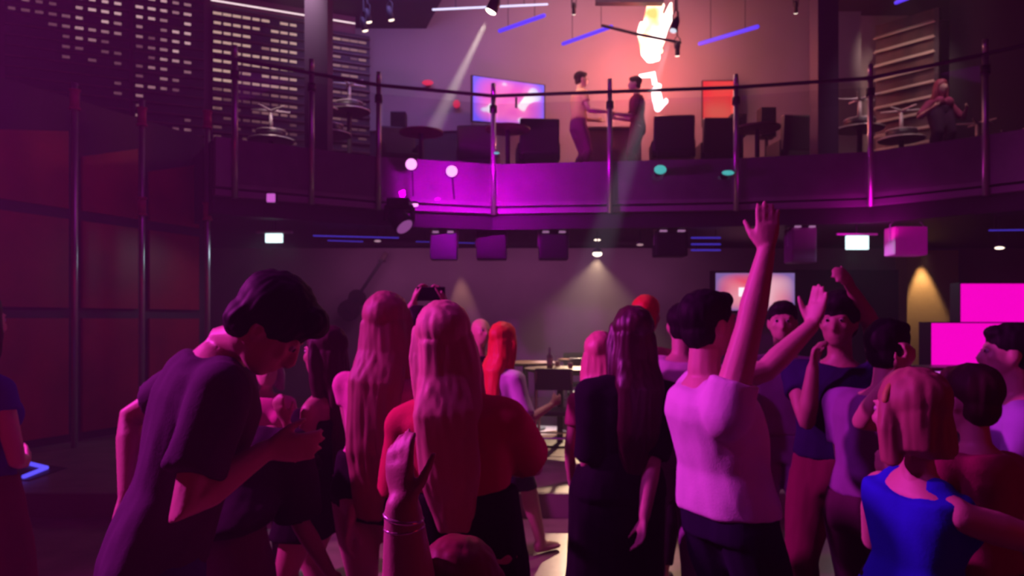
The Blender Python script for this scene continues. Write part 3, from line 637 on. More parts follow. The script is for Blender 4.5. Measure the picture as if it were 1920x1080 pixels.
def person(label, D, px, py, yaw, H=None, pelvis=None, neck=None, head_yaw=None, head_pitch=0.0, head_roll=0.0, sex='m', floor=0.0,
           larm=None, rarm=None, top=None, sleeve=0.5, top_to=0.0, bottom=None, bot_kind='trousers', bot_len=0.95, hair='short', hair_mat=None, skin=None,
           feet=None, shoes=None, group=None, voxel=0.010, bulk=1.0, lcurl=.4, rcurl=.4, lnorm=None, rnorm=None, lspread=.08, rspread=.08, extras=None, twist=0.0, top_off=.014, sock=None, neckline=1.0, arm_scale=1.0, bot_rise=None):
    yaw = math.radians(yaw); f = V(math.sin(yaw), math.cos(yaw), 0); r = V(math.cos(yaw), -math.sin(yaw), 0)
    hc = W(px, py, D) if not isinstance(px, Vector) else px
    if H is None: H = (hc.z-floor)/0.935
    S = H/1.75
    pl = V(hc.x, hc.y, 0) - f*0.03*H if pelvis is None else V(pelvis.x, pelvis.y, 0)
    pz = floor + 0.52*H if (pelvis is None or pelvis.z == 0) else pelvis.z
    pl.z = pz
    skin = skin or SKIN; shoes = shoes or MT['black']
    base = V(pl.x, pl.y, floor)
    root = thing('person', label, 'person', base, group)
    hy = math.radians(head_yaw) if head_yaw is not None else yaw
    hf = V(math.sin(hy)*math.cos(head_pitch), math.cos(hy)*math.cos(head_pitch), -math.sin(head_pitch)); hr = V(math.cos(hy), -math.sin(hy), 0)
    hu = hr.cross(hf)
    if head_roll:
        Rm = Matrix.Rotation(head_roll, 3, hf); hr = Rm @ hr; hu = Rm @ hu
    nk = (hc - hu*0.085*H - hf*0.018*H) if neck is None else neck       # base of the neck is below this
    nb = nk - (nk-pl).normalized()*0.025*H
    t = (nb-pl).normalized(); L = (nb-pl).length
    # shoulder axis
    yr = yaw+twist; sr = V(math.cos(yr), -math.sin(yr), 0); sr = (sr - t*sr.dot(t)).normalized(); fr = t.cross(sr)*1.0
    if fr.dot(f) < 0: fr = -fr
    pr = (r - t*r.dot(t)*0.5).normalized(); pf = V(0,0,1).cross(pr); 
    if pf.dot(f) < 0: pf = -pf
    k = H*bulk
    if sex == 'm':
        secs = [(-.13, .085, .060, 0), (-.02, .095, .066, 0), (.12, .093, .063, .0), (.35, .083, .058, .004), (.6, .096, .066, .004), (.78, .108, .068, 0), (.9, .100, .056, -.004), (.98, .060, .040, -.004), (1.04, .034, .034, 0)]
        sh_w, sh_r, aw = .108, .034, arm_scale
    else:
        secs = [(-.13, .088, .064, -.006), (-.02, .101, .072, -.008), (.12, .096, .064, -.004), (.38, .068, .050, .004), (.6, .080, .060, .008), (.75, .088, .058, .004), (.9, .084, .048, -.002), (.98, .050, .034, -.004), (1.04, .028, .029, 0)]
        sh_w, sh_r, aw = .092, .028, .84*arm_scale
    def torso(bm, off, lo=-9, hi=9):
        rr = []
        for s, a, b, fo in secs:
            if s < lo-.001 or s > hi+.001: continue
            m = min(1, max(0, s)); X = pr.lerp(sr, m).normalized(); Y = pf.lerp(fr, m).normalized()
            rr.append(ell_ring(pl + t*(L*s) + Y*(fo*H), X, Y, a*k+off, b*k+off))
        if len(rr) > 1: loft(bm, rr)
        if sex == 'f' and hi > .6 and lo < .6:
            for q in (-1, 1): ellipsoid(bm, pl+t*(L*.66)+sr*(q*.042*k)+fr*(.048*k), (.036*k+off, .030*k+off, .038*k+off), sr, fr, t)
        if hi > .85:
            e_ = .95 if (off == 0 or sleeve > 0) else .62
            for q in (-1, 1): tube(bm, [nb - t*.035*H + sr*(q*sh_w*.4*k), nb - t*.045*H + sr*(q*sh_w*e_*k)], [.030*k+off, (sh_r*k+off)*(1 if e_ > .9 else .85)], 12)
    # arms
    U, Fo = .172*H, .150*H
    arms = []
    for q, spec, curl, nn, sp in ((-1, larm, lcurl, lnorm, lspread), (1, rarm, rcurl, rnorm, rspread)):
        s0 = nb - t*.048*H + sr*(q*sh_w*k)
        if spec is None: spec = ('dir', V(0,0,-1)+sr*(q*.16)-fr*.08, V(0,0,-1)+fr*.35+sr*q*.04)
        if spec[0] == 'dir': e = s0 + spec[1].normalized()*U; w_ = e + spec[2].normalized()*Fo
        elif spec[0] == 'to':
            e = s0 + (spec[1]-s0).normalized()*U; w_ = e + (spec[2]-e).normalized()*Fo
        elif spec[0] == 'ik':
            e, w_ = ik(s0, spec[1], U, Fo, spec[2])
        hd = (spec[3] if len(spec) > 3 and spec[3] is not None else (w_-e)).normalized()
        pn = nn if nn is not None else -sr*q
        arms.append((q, s0, e, w_, hd, pn, curl, sp))
    # legs
    hw = .050*H; th, sh_ = .245*H, .240*H
    legs = []
    for q in (-1, 1):
        h0 = pl + pr*(q*hw) - V(0,0,.015*H)
        if feet: ft = feet[0 if q < 0 else 1]; ak = V(ft[0], ft[1], floor+.045*H) if len(ft) == 2 else Vector(ft)
        else: ak = V(pl.x, pl.y, floor+.045*H) + r*(q*.065*H) - f*.01*H
        kn, ak = ik(h0, ak, th, sh_, f+r*q*.12)
        legs.append((q, h0, kn, ak))
    ms = 1.0 if sex == 'm' else .95
    def leg(bm, lg, off=0.0, upto=1.0, loose=0.0):
        q, h0, kn, ak = lg
        tw = 1.0 if sex == 'm' else 1.06
        P_ = [h0, h0.lerp(kn, .35), kn, kn.lerp(ak, .3)-f*.006*H, kn.lerp(ak, .65), ak]
        R_ = [.056*k*tw, .052*k*tw, .034*k, .034*k, .026*k, .020*k]
        R_ = [a+off+loose*(i/5) for i, a in enumerate(R_)]
        if upto < 1.0:       # cut at share of the leg length
            tot = (kn-h0).length+(ak-kn).length; cut = tot*upto; acc = 0; pts_ = [P_[0]]; rr = [R_[0]]
            for i in range(1, 6):
                sl = (P_[i]-P_[i-1]).length
                if acc+sl >= cut: u = (cut-acc)/sl; pts_.append(P_[i-1].lerp(P_[i], u)); rr.append(R_[i-1]*(1-u)+R_[i]*u); break
                pts_.append(P_[i]); rr.append(R_[i]); acc += sl
            P_, R_ = pts_, rr
        tube(bm, P_, R_, 14, off == 0)
    # ---- body: one skin ----
    bm = B(); torso(bm, 0.0)
    tube(bm, [nb - t*.02*H, nk, hc - hu*.03*H - hf*.01*H], [.036*k*aw, .031*k*(.9 if sex == 'f' else 1), .030*k*(.9 if sex == 'f' else 1)], 12)
    hs = H if H < 1.9 else 1.9
    hs = max(hs, 1.6)
    # head
    ellipsoid(bm, hc + hu*.016*hs - hf*.006*hs, (.044*hs, .055*hs, .049*hs), hr, hf, hu, 20, 14)
    loft(bm, [ell_ring(hc + hu*(z*hs) + hf*(y*hs), hr, hf, a*hs, b*hs, 16) for z, y, a, b in ((-.062, .026, .014, .014), (-.055, .022, .025, .026), (-.035, .012, .036, .040), (-.01, .004, .041, .049), (.02, 0, .042, .052))])
    tube(bm, [hc + hf*.050*hs + hu*.014*hs, hc + hf*.063*hs - hu*.010*hs, hc + hf*.060*hs - hu*.016*hs], [.006*hs, .0085*hs, .009*hs], 8)     # nose
    for q in (-1, 1):
        ellipsoid(bm, hc + hr*(q*.018*hs) + hf*.047*hs + hu*.020*hs, (.013*hs, .008*hs, .004*hs), hr, hf, hu, 8, 6)      # brow
        ellipsoid(bm, hc + hr*(q*.024*hs) + hf*.042*hs - hu*.008*hs, (.012*hs, .010*hs, .011*hs), hr, hf, hu, 8, 6)      # cheek
        ellipsoid(bm, hc + hr*(q*.045*hs) - hf*.004*hs - hu*.003*hs, (.006*hs, .012*hs, .019*hs), hr, hf, hu, 10, 8)     # ear
    ellipsoid(bm, hc + hf*.050*hs - hu*.0315*hs, (.016*hs, .007*hs, .0042*hs), hr, hf, hu, 10, 6)
    ellipsoid(bm, hc + hf*.049*hs - hu*.0385*hs, (.014*hs, .007*hs, .0050*hs), hr, hf, hu, 10, 6)
    for q, s0, e, w_, hd, pn, curl, sp in arms:
        tube(bm, [s0, s0.lerp(e, .4), e, e.lerp(w_, .3), w_], [sh_r*.95*k, .029*k*aw, .0235*k*aw, .0245*k*aw, .0155*k*aw], 12)
        hand_parts(bm, w_, hd, pn, S*1.02, q*(1), curl, sp, rs=1.0 if sex == 'm' else .9)
    for lg in legs:
        leg(bm, lg)
        ak = lg[3]; tube(bm, [ak-f*.012*H-V(0,0,.018*H), ak+f*.04*H-V(0,0,.022*H), ak+f*.095*H-V(0,0,.032*H)], [.022*k, .021*k, .013*k], 10)
    bm = remesh(bm, voxel, 3)
    body = mesh_obj('body', bm, skin, root, smooth=True)
    # eyes
    for q in (-1, 1):
        c = hc + hr*(q*.0175*hs) + hf*.0475*hs + hu*.008*hs
        bm = B(); ellipsoid(bm, c, (.0066*hs,)*3, hr, hf, hu, 10, 8); e_ = mesh_obj('eye', bm, EYE, root, smooth=True)
        bm = B(); ellipsoid(bm, c+hf*.0052*hs, (.0042*hs, .0024*hs, .0042*hs), hr, hf, hu, 8, 6); i_ = mesh_obj('iris', bm, IRIS, root, smooth=True); i_.parent = e_
    # ---- clothes ----
    cv = max(voxel, .011)
    if top:
        bm = B(); torso(bm, top_off, top_to, neckline)
        if sleeve > 0:
            for q, s0, e, w_, hd, pn, curl, sp in arms:
                if sleeve <= 1: tube(bm, [s0+(s0-e).normalized()*-.0, s0.lerp(e, sleeve)], [sh_r*k+top_off*.9, (.029*k*aw+top_off*1.2)], 14, False)
                else: tube(bm, [s0, e, e.lerp(w_, sleeve-1)], [sh_r*k+top_off*.9, .0255*k*aw+top_off, .022*k*aw+top_off*.7], 14, False)
                ellipsoid(bm, s0, (sh_r*k+top_off,)*3)
        bm = remesh(bm, cv, 4); folds(bm, .011, 7.5, (1, 1, .55)); mesh_obj('top', bm, top, root, smooth=True)
    if bottom:
        bm = B()
        if bot_kind == 'skirt':
            z0 = pl + t*(L*(bot_rise or .22)); zb = pl - V(0,0, bot_len*.46*H); mk = legs[0][2].lerp(legs[1][2], .5)
            cb = V(mk.x*.6+pl.x*.4, mk.y*.6+pl.y*.4, zb.z)
            loft(bm, [ell_ring(z0, pr, pf, secs[2][1]*k*.95+.014, secs[2][2]*k+.014), ell_ring(pl, pr, pf, .104*k+.012, .076*k+.012), ell_ring(pl.lerp(cb, .45), pr, pf, .108*k+.012, .080*k+.014), ell_ring(cb, pr, pf, .112*k+.010, .088*k+.016)])
        else:
            loft(bm, [ell_ring(pl + t*(L*(bot_rise or .14)), pr, pf, secs[2][1]*k+.012, secs[2][2]*k+.012), ell_ring(pl, pr, pf, secs[1][1]*k+.013, secs[1][2]*k+.013), ell_ring(pl - V(0,0,.055*H), pr, pf, .092*k+.012, .066*k+.012)])
            for lg in legs: leg(bm, lg, .012, bot_len, .012)
        bm = remesh(bm, cv, 4); folds(bm, .009, 8, (1, 1, .5)); mesh_obj({'skirt': 'skirt', 'shorts': 'shorts'}.get(bot_kind, 'trousers'), bm, bottom, root, smooth=True)
    # shoes
    for lg in legs:
        ak = lg[3]; bm = B()
        loft(bm, [ell_ring(ak-f*.030*H-V(0,0,.026*H), r, V(0,0,1), .017*H, .017*H, 14), ell_ring(ak-V(0,0,.024*H), r, V(0,0,1), .024*H, .020*H, 14), ell_ring(ak+f*.06*H-V(0,0,.030*H), r, V(0,0,1), .029*H, .014*H, 14), ell_ring(ak+f*.105*H-V(0,0,.034*H), r, V(0,0,1), .018*H, .010*H, 14)])
        bm = remesh(bm, .012, 2); mesh_obj('shoe', bm, shoes, root, smooth=True)
    # ---- hair ----
    if hair and hair_mat:
        bm = B(); a = hs
        cap = hc + hu*.024*a - hf*.012*a
        if hair == 'cap':      # tight crop
            ellipsoid(bm, cap, (.0475*a, .056*a, .049*a), hr, hf, hu, 20, 14)
        elif hair == 'short':
            ellipsoid(bm, cap+hu*.004*a, (.051*a, .060*a, .052*a), hr, hf, hu, 20, 14); ellipsoid(bm, hc+hu*.052*a+hf*.028*a, (.036*a, .026*a, .020*a), hr, hf, hu)
            ellipsoid(bm, hc - hf*.028*a - hu*.010*a, (.042*a, .034*a, .040*a), hr, hf, hu)
        elif hair == 'full':
            ellipsoid(bm, cap+hu*.010*a, (.060*a, .066*a, .060*a), hr, hf, hu, 20, 14); ellipsoid(bm, hc+hu*.056*a+hf*.034*a, (.044*a, .034*a, .028*a), hr, hf, hu)
            ellipsoid(bm, hc - hf*.032*a - hu*.006*a, (.048*a, .038*a, .042*a), hr, hf, hu)
        elif hair in ('long', 'bob', 'bun', 'verylong'):
            ellipsoid(bm, cap+hu*.006*a, (.054*a, .062*a, .056*a), hr, hf, hu, 20, 14)
            if hair == 'bun': ellipsoid(bm, hc - hf*.075*a + hu*.045*a, (.026*a,)*3); ellipsoid(bm, hc - hf*.03*a - hu*.01*a, (.042*a, .03*a, .035*a), hr, hf, hu)
            else:
                ln_ = {'long': .23, 'bob': .10, 'verylong': .33}[hair]*a
                dn = (-t*.75 + V(0,0,-1)*.5).normalized()
                c0 = hc - hf*.022*a + hu*.010*a; c1 = hc - hf*.030*a - hu*.055*a; c2 = nb - fr*.050*a*1.0 - t*.01*a
                c3 = c2 + dn*(ln_*.5) - fr*.012*a; c4 = c2 + dn*ln_ - fr*.004*a
                if hair == 'bob': c2 = c1 + dn*.03*a; rr = [(c0, .050, .044), (c1, .052, .038), (c1+dn*.010*a, .046, .032)]
                else: rr = [(c0, .054, .044), (c1, .060, .040), (c2, .066, .034), (c3, .060, .028), (c4, .034, .014)]
                loft(bm, [ell_ring(c, hr.lerp(sr, min(1, i/3)).normalized(), hf.lerp(fr, min(1, i/3)).normalized(), x_*a, y_*a, 22) for i, (c, x_, y_) in enumerate(rr)])
                for q in (-1, 1):
                    tube(bm, [hc+hr*(q*.043*a)+hu*.03*a+hf*.010*a, hc+hr*(q*.052*a)-hu*.02*a+hf*.004*a, hc+hr*(q*.054*a)-hu*.07*a-hf*.004*a, (nb+sr*(q*.06*a)-t*(ln_*.35) - fr*.02*a) if hair != 'bob' else hc+hr*(q*.047*a)-hu*.068*a], [.014*a, .019*a, .020*a, .012*a], 10)
        elif hair == 'bald_rim':
            ellipsoid(bm, hc - hf*.030*a + hu*.0*a, (.044*a, .030*a, .024*a), hr, hf, hu)
        bm = remesh(bm, max(.007, voxel*.8), 2)
        bm.normal_update()
        sc_ = 55
        for v in bm.verts:
            p = v.co - hc; ca = Vector((p.dot(hr)*sc_, p.dot(hf)*sc_, p.dot(hu)*7))
            v.co += v.normal*(noise.noise(ca)*.0045 + noise.noise(p*14)*.003)
        mesh_obj('hair', bm, hair_mat, root, smooth=True)
    info = dict(root=root, hc=hc, hf=hf, hr=hr, hu=hu, nb=nb, t=t, sr=sr, fr=fr, pl=pl, arms=arms, legs=legs, H=H, k=k, L=L, r=r, f=f)
    return info
HB = mat('black_hair', (0.010, 0.007, 0.010), 0.62); HD = mat('dark_brown_hair', (0.05, 0.018, 0.018), 0.6)
HB.node_tree.nodes['Principled BSDF'].inputs['Specular IOR Level'].default_value = 0.12; HD.node_tree.nodes['Principled BSDF'].inputs['Specular IOR Level'].default_value = 0.2
HR = mat('red_hair', (0.75, 0.04, 0.03), 0.55); HBL = mat('blond_hair', (0.62, 0.36, 0.24), 0.6); HLB = mat('light_brown_hair', (0.36, 0.16, 0.12), 0.6)
TAN = SKIN_TAN

# tall man in grey tee leaning over, left
nk1 = W(428, 640, 2.2)
P1 = person('tall man in a dark grey t-shirt leaning forward, thick black hair, forearm bent', 2.12, 502, 618, 62, H=1.80, pelvis=W(292, 0, 2.15)*1.0+V(0,0,0)-V(0,0,W(292,0,2.15).z), neck=nk1, head_yaw=82, head_pitch=.8,
    larm=('to', W(215, 800, 2.45), W(240, 930, 2.3)), rarm=('to', W(372, 860, 1.93), W(540, 815, 2.12), V(1, .35, .02)), top=cloth('dark_grey_jersey', (0.085, 0.05, 0.10)), sleeve=.72, top_to=-.13, top_off=.022,
    bottom=cloth('blue_denim', (0.06, 0.07, 0.20)), hair='full', hair_mat=HB, voxel=.0075, bulk=1.05)
# dark-clothed person bending in front of him
person('person in a loose black top bending forward before the tall man, head down', 3.12, 535, 880, 40, H=1.68, skin=TAN, pelvis=V(-1.07, 2.7, 0), neck=V(-.98, 3.02, 1.13), head_pitch=.9, sex='f',
    larm=('dir', V(0,.3,-1), V(.3,.3,-1)), rarm=('dir', V(.1,.2,-1), V(.4,.3,-.9)), top=cloth('black_jersey', (0.03, 0.015, 0.03)), sleeve=.9, top_to=-.13, top_off=.045,
    bottom=cloth('dusky_trousers', (0.16, 0.06, 0.12)), hair='full', hair_mat=HB, voxel=.010, bulk=1.12)
# woman in black dress facing the man
person('woman in a sleeveless black dress with dark hair, facing left towards the tall man', 3.5, 608, 664, 285, sex='f', pelvis=V(W(598,0,3.55).x, 3.55, 0),
    larm=('to', W(575, 850, 3.4), W(540, 800, 3.35)), rarm=('to', W(652, 850, 3.6), W(668, 960, 3.6)), top=cloth('black_dress_top', (0.008, 0.005, 0.008)), sleeve=0, top_to=-.13, neckline=.78, bulk=1.08,
    bottom=cloth('black_dress_skirt', (0.008, 0.005, 0.008)), bot_kind='skirt', bot_len=.30, hair='long', hair_mat=HD, skin=TAN)
# long-haired woman
person('long-haired woman in a pink top and black skirt, standing behind the raised arm', 3.05, 727, 612, 12, sex='f', pelvis=V(W(702,0,3.1).x, 3.1, 0), H=1.70,
    larm=('to', W(668, 830, 3.05), W(660, 960, 3.0)), rarm=('dir', V(.3,.1,-1), V(.2,.8,-.3)), top=cloth('pink_top', (0.80, 0.25, 0.45)), sleeve=.25, top_to=.12, neckline=.9,
    bottom=cloth('black_skirt', (0.01, 0.006, 0.01)), bot_kind='skirt', bot_len=.14, bot_rise=.34, hair='verylong', hair_mat=HLB, feet=[(-.62, 3.0), (-.42, 3.25)])
# blond woman in red top
P4 = person('blond woman seen from behind in a red top and black shorts', 2.4, 832, 644, 8, sex='f', pelvis=V(W(880,0,2.45).x, 2.45, 0), H=1.64, head_yaw=-20, head_roll=-.12,
    larm=('dir', V(-.12,.15,-1), V(.15,.9,.1)), rarm=('to', W(985, 850, 2.5), W(900, 880, 2.8)), top=cloth('red_top', (0.62, 0.05, 0.10)), sleeve=.8, top_to=.22, top_off=.03, bulk=1.06,
    bottom=cloth('black_shorts', (0.006, 0.004, 0.006)), bot_kind='shorts', bot_len=.34, bot_rise=.42, hair='long', hair_mat=HBL, voxel=.008)
# phone raiser
P5 = person('dark-haired person behind the blond woman holding a phone up in both hands', 3.7, 786, 622, 0, H=1.66, larm=('ik', W(775, 572, 3.95), V(-.6,-.2,-1), V(.25,.1,1)), rarm=('ik', W(836, 574, 3.95), V(.6,-.2,-1), V(-.25,.1,1)),
    lcurl=.9, rcurl=.9, top=cloth('plum_shirt', (0.20, 0.05, 0.14)), sleeve=.6, bottom=cloth('dark_trousers', (0.03, 0.02, 0.04)), hair='short', hair_mat=HB)
c = W(808, 551, 3.93); t = thing('phone', 'black phone held up sideways above the crowd', 'phone', c)
bm = B(); add_box(bm, c, (.150, .010, .074), None, .003); mesh_obj('case', bm, MT['black'], t)
bm = B(); add_box(bm, c+V(0,-.006,0), (.138, .002, .064)); mesh_obj('screen', bm, mat('dark_screen', (.01,.01,.015), .1), t)
bm = B(); ellipsoid(bm, c+V(.05,.006,.018), (.012,.004,.012)); mesh_obj('camera_lens', bm, MT['chrome'], t)
# bald man, red-haired woman
person('bald man in a black suit with a grey collar, far behind', 5.9, 902, 622, 150, top=cloth('black_suit', (0.01, 0.008, 0.012)), sleeve=1.9, bottom=cloth('black_suit_trousers', (0.01, 0.008, 0.012)), hair=None, hair_mat=None, skin=mat('peach_skin', (.75,.42,.30), .5), voxel=.014, bulk=1.02)
person('red-haired woman in a pale top and dark skirt with bare legs, standing by the step', 5.1, 946, 640, 50, sex='f', H=1.60, feet=[(-.16, 5.0), (.20, 5.12)], larm=('dir', V(-.4,.1,-1), V(.8,.4,.1)), rarm=('dir', V(.3,-.2,-1), V(.6,.6,.3)),
    top=cloth('pale_top', (0.62, 0.50, 0.66)), sleeve=.9, bottom=cloth('dark_skirt', (0.03, 0.015, 0.04)), bot_kind='skirt', bot_len=.5, hair='long', hair_mat=HR, voxel=.012, shoes=cloth('pink_shoe', (.6,.2,.35)), bulk=1.1)
# woman in long black dress
person('woman in a long black dress with long dark hair, bare forearm hanging', 3.25, 1184, 632, 345, sex='f', pelvis=V(W(1158,0,3.3).x, 3.3, 0), rarm=('to', W(1226, 850, 3.2), W(1202, 1010, 3.1)), larm=('dir', V(-.05,.1,-1), V(.1,.7,-.5)),
    top=cloth('black_long_dress_top', (0.008, 0.005, 0.012)), sleeve=1.0, top_to=-.13, neckline=.98, top_off=.02, bottom=cloth('black_long_dress', (0.008, 0.005, 0.012)), bot_kind='skirt', bot_len=.95, hair='long', hair_mat=mat('auburn_hair', (0.05, 0.01, 0.014), .45), bulk=1.18, voxel=.0085)
person('salmon-haired person left of the black dress woman', 3.95, 1128, 668, 20, sex='f', top=cloth('salmon_top', (0.45, 0.12, 0.18)), sleeve=.5, bottom=cloth('dark_trousers_b', (0.04, 0.015, 0.03)), hair='long', hair_mat=mat('salmon_hair', (0.75, 0.30, 0.28), .45), pelvis=V(W(1146,0,4.0).x, 4.0, 0), voxel=.012)
person('person with a red-lit head far behind the black dress woman', 4.6, 1212, 594, 20, top=cloth('maroon_shirt', (0.15, 0.02, 0.05)), sleeve=.6, bottom=cloth('dark_trousers_c', (0.03, 0.015, 0.03)), hair='short', hair_mat=HR, voxel=.014)
# pale shirt man behind main man
person('man in a pale shirt standing behind the clapping man', 4.2, 1278, 612, 10, top=cloth('pale_shirt', (0.66, 0.52, 0.62)), sleeve=.6, bottom=cloth('grey_trousers', (0.32, 0.16, 0.34)), hair='short', hair_mat=HB, voxel=.011, pelvis=V(W(1262,0,4.2).x, 4.2, 0), bulk=1.12)
# main man, white shirt, arms up
P11 = person('man in a white t-shirt clapping with both arms raised high', 2.72, 1330, 612, 62, H=1.74, pelvis=V(W(1366,0,2.75).x, 2.75, 0), head_yaw=66, head_pitch=-.05,
    rarm=('to', W(1402, 622, 2.50), W(1434, 482, 2.50), V(.05, 0, 1)), larm=('to', W(1500, 675, 2.98), W(1590, 545, 3.0), V(.25, -.05, 1)), rcurl=.12, lcurl=.10, rnorm=V(.15, 1, 0), lnorm=V(-.8,-.6,.2), rspread=.04, lspread=.02,
    top=cloth('white_jersey', (0.74, 0.66, 0.72)), sleeve=.38, top_to=-.10, top_off=.024, bottom=cloth('black_jeans', (0.012, 0.01, 0.03)), hair='short', hair_mat=HB, voxel=.0065, bulk=1.12, twist=0.5)
person('dark-haired man in a lilac shirt facing the camera between the raised arms', 4.3, 1467, 606, 200, top=cloth('lilac_shirt', (0.45, 0.22, 0.48)), sleeve=.5, bottom=cloth('mauve_trousers', (0.36, 0.16, 0.40)), hair='short', hair_mat=HB, voxel=.011)
person('bearded man in a navy top with one arm raised bent, curly dark hair', 3.5, 1572, 606, 215, H=1.71, larm=('to', W(1640, 640, 3.5), W(1600, 548, 3.4)), rarm=('to', W(1505, 760, 3.5), W(1530, 640, 3.38)), lcurl=.6, rcurl=.9,
    top=cloth('navy_jersey', (0.02, 0.01, 0.07)), sleeve=.4, bottom=cloth('wine_trousers', (0.20, 0.025, 0.07)), hair='full', hair_mat=HB, voxel=.011, skin=TAN, pelvis=V(W(1560,0,3.55).x, 3.55, 0), bulk=1.05)
person('short-haired man in a grey shirt seen from behind, in front of the navy top', 3.0, 1668, 656, 55, H=1.62, pelvis=V(W(1628,0,3.0).x, 3.0, 0), rarm=('to', W(1640, 790, 2.8), W(1680, 705, 2.65)), larm=('dir', V(.1,.05,-1), V(.6,.3,.3)), rcurl=.9,
    top=cloth('grey_violet_shirt', (0.30, 0.16, 0.38)), sleeve=.55, bottom=cloth('dark_trousers_d', (0.10, 0.03, 0.07)), hair='short', hair_mat=HB, voxel=.010, bulk=1.02)
# woman in blue
P15 = person('woman in a royal blue sleeveless top, arm stretched to the right, olive hair band', 2.1, 1704, 778, 72, sex='f', H=1.50, head_yaw=-30, pelvis=V(W(1710,0,2.12).x, 2.12, 0), rarm=('to', W(1850, 985, 1.96), W(2010, 985, 2.02)), larm=('dir', V(.2,.5,-.7), V(.5,.8,-.1)),
    top=cloth('royal_blue_jersey', (0.02, 0.03, 0.62)), sleeve=0, top_to=-.13, neckline=.9, top_off=.022, bottom=cloth('black_skirt_b', (0.01, 0.006, 0.012)), bot_kind='skirt', bot_len=.6, hair='bob', hair_mat=HLB, voxel=.008, bulk=1.0, arm_scale=1.25)
i = P15; bm = B(); pts = [i['hc'] + i['hr']*(math.cos(a)*.088) + i['hu']*(.045+.058*math.sin(a)) + i['hf']*.012 for a in [math.pi*q/10 for q in range(11)]]
tube(bm, pts, .010, 8); mesh_obj('hair_band', bm, mat('olive_band', (.45, .42, .08), .6), i['root'], smooth=True)
person('dark-haired person in a maroon top between the blue top and the right edge man', 2.45, 1816, 752, 340, H=1.44, top=cloth('maroon_top', (0.30, 0.03, 0.09)), sleeve=.6, bottom=cloth('dark_trousers_e', (0.03, 0.01, 0.03)), hair='short', hair_mat=HD, voxel=.010, larm=('dir', V(-.3,.3,-1), V(-.4,-.2,.9)))
person('young man with black hair and a pale lavender shirt at the right edge, facing left', 2.95, 1890, 664, 300, pelvis=V(W(1940,0,2.95).x, 2.95, 0), head_yaw=290, larm=('dir', V(-.2,-.1,-1), V(-.1,-.2,-.9)), rarm=('dir', V(.1,.2,-1), V(-.3,.3,-.9)),
    top=cloth('lavender_shirt', (0.42, 0.32, 0.62)), sleeve=.6, bottom=cloth('dark_trousers_f', (0.02, 0.015, 0.05)), hair='short', hair_mat=HB, voxel=.009, bulk=1.15)
# left edge person
person('person in a blue top at the left edge, dark hair', 3.0, -40, 606, 20, sex='f', H=1.66, top=cloth('blue_top', (0.06, 0.04, 0.40)), sleeve=.3, bottom=cloth('wine_skirt', (0.20, 0.02, 0.07)), bot_kind='skirt', bot_len=.7, hair='long', hair_mat=HD, voxel=.010, pelvis=V(W(-42,0,3.0).x, 3.0, 0), rarm=('dir', V(.25,.0,-1), V(-.3,.6,-.1)), top_to=.1)
person('grey-haired person in a pink top glimpsed between the tall man and the black dress', 4.6, 500, 694, 160, sex='f', H=1.38, top=cloth('rose_top', (0.75, 0.15, 0.35)), sleeve=.5, bottom=cloth('dark_trousers_g', (0.05, 0.02, 0.05)), hair='bob', hair_mat=mat('grey_hair', (.35,.30,.32), .5), voxel=.014)
# crouching dancer whose raised arm fills the foreground
PA = person('crouching dancer in the foreground raising one bare arm with bracelets', 1.55, 862, 1128, 10, sex='f', H=1.66, pelvis=V(-.06, 1.62, .50), feet=[(-.28, 1.75), (.14, 1.75)], arm_scale=1.5, larm=('to', W(818, 1035, 1.36), W(742, 790, 1.42), V(-.12, .1, 1)), rarm=('dir', V(.2,.4,-.9), V(-.2,.9,-.2)), lcurl=.35, lspread=.03, lnorm=V(.5,.8,0),
    top=cloth('crimson_top', (0.50, 0.02, 0.05)), sleeve=0, neckline=.9, bottom=cloth('black_shorts_b', (0.01, 0.006, 0.01)), bot_kind='shorts', bot_len=.35, hair='long', hair_mat=mat('wine_hair', (.22,.02,.03), .6), voxel=.007, bulk=1.12)
q, s0, e, w_, hd, pn, curl, sp = PA['arms'][0]
br = mat('pale_bracelet', (.9, .75, .75), .25, .6)
for j, f_ in enumerate((.86, .94)):
    c = e.lerp(w_, f_); x, y, z = frame((w_-e).normalized()+V(.25*j, 0, .1))
    bm = B(); R0 = .036; tube(bm, [c + x*(math.cos(2*math.pi*a/24)*R0) + y*(math.sin(2*math.pi*a/24)*R0) for a in range(25)], .0045, 6, False)
    tag(mesh_obj('bracelet', bm, br, base=c, smooth=True), ('lower' if j == 0 else 'upper')+' of two pale bracelets on the raised foreground arm', 'bracelet', 'bracelets on the raised arm')

# ---- upper floor ----
UZ = 3.84
person('barman in a peach t-shirt and dark apron at the upper counter', 12.1, 1090, 150, 75, floor=UZ, top=cloth('peach_shirt', (0.85, 0.45, 0.32)), sleeve=.5, bottom=cloth('plum_trousers', (0.35, 0.06, 0.22)), hair='short', hair_mat=HD, skin=mat('warm_skin', (.9,.55,.38), .5), voxel=.016, larm=('dir', V(.3,.2,-1), V(1,0,-.1)), rarm=('dir', V(.3,-.2,-1), V(1,-.1,-.1)), bulk=1.0)
person('person in dark red clothes standing opposite the barman', 12.2, 1190, 158, 280, floor=UZ, top=cloth('wine_shirt', (0.30, 0.03, 0.08)), sleeve=.9, bottom=cloth('wine_trousers_b', (0.25, 0.03, 0.08)), hair='short', hair_mat=HD, voxel=.016, larm=('dir', V(-.3,.1,-1), V(-1,0,.1)), rarm=('dir', V(-.3,-.2,-1), V(-1,0,.1)))
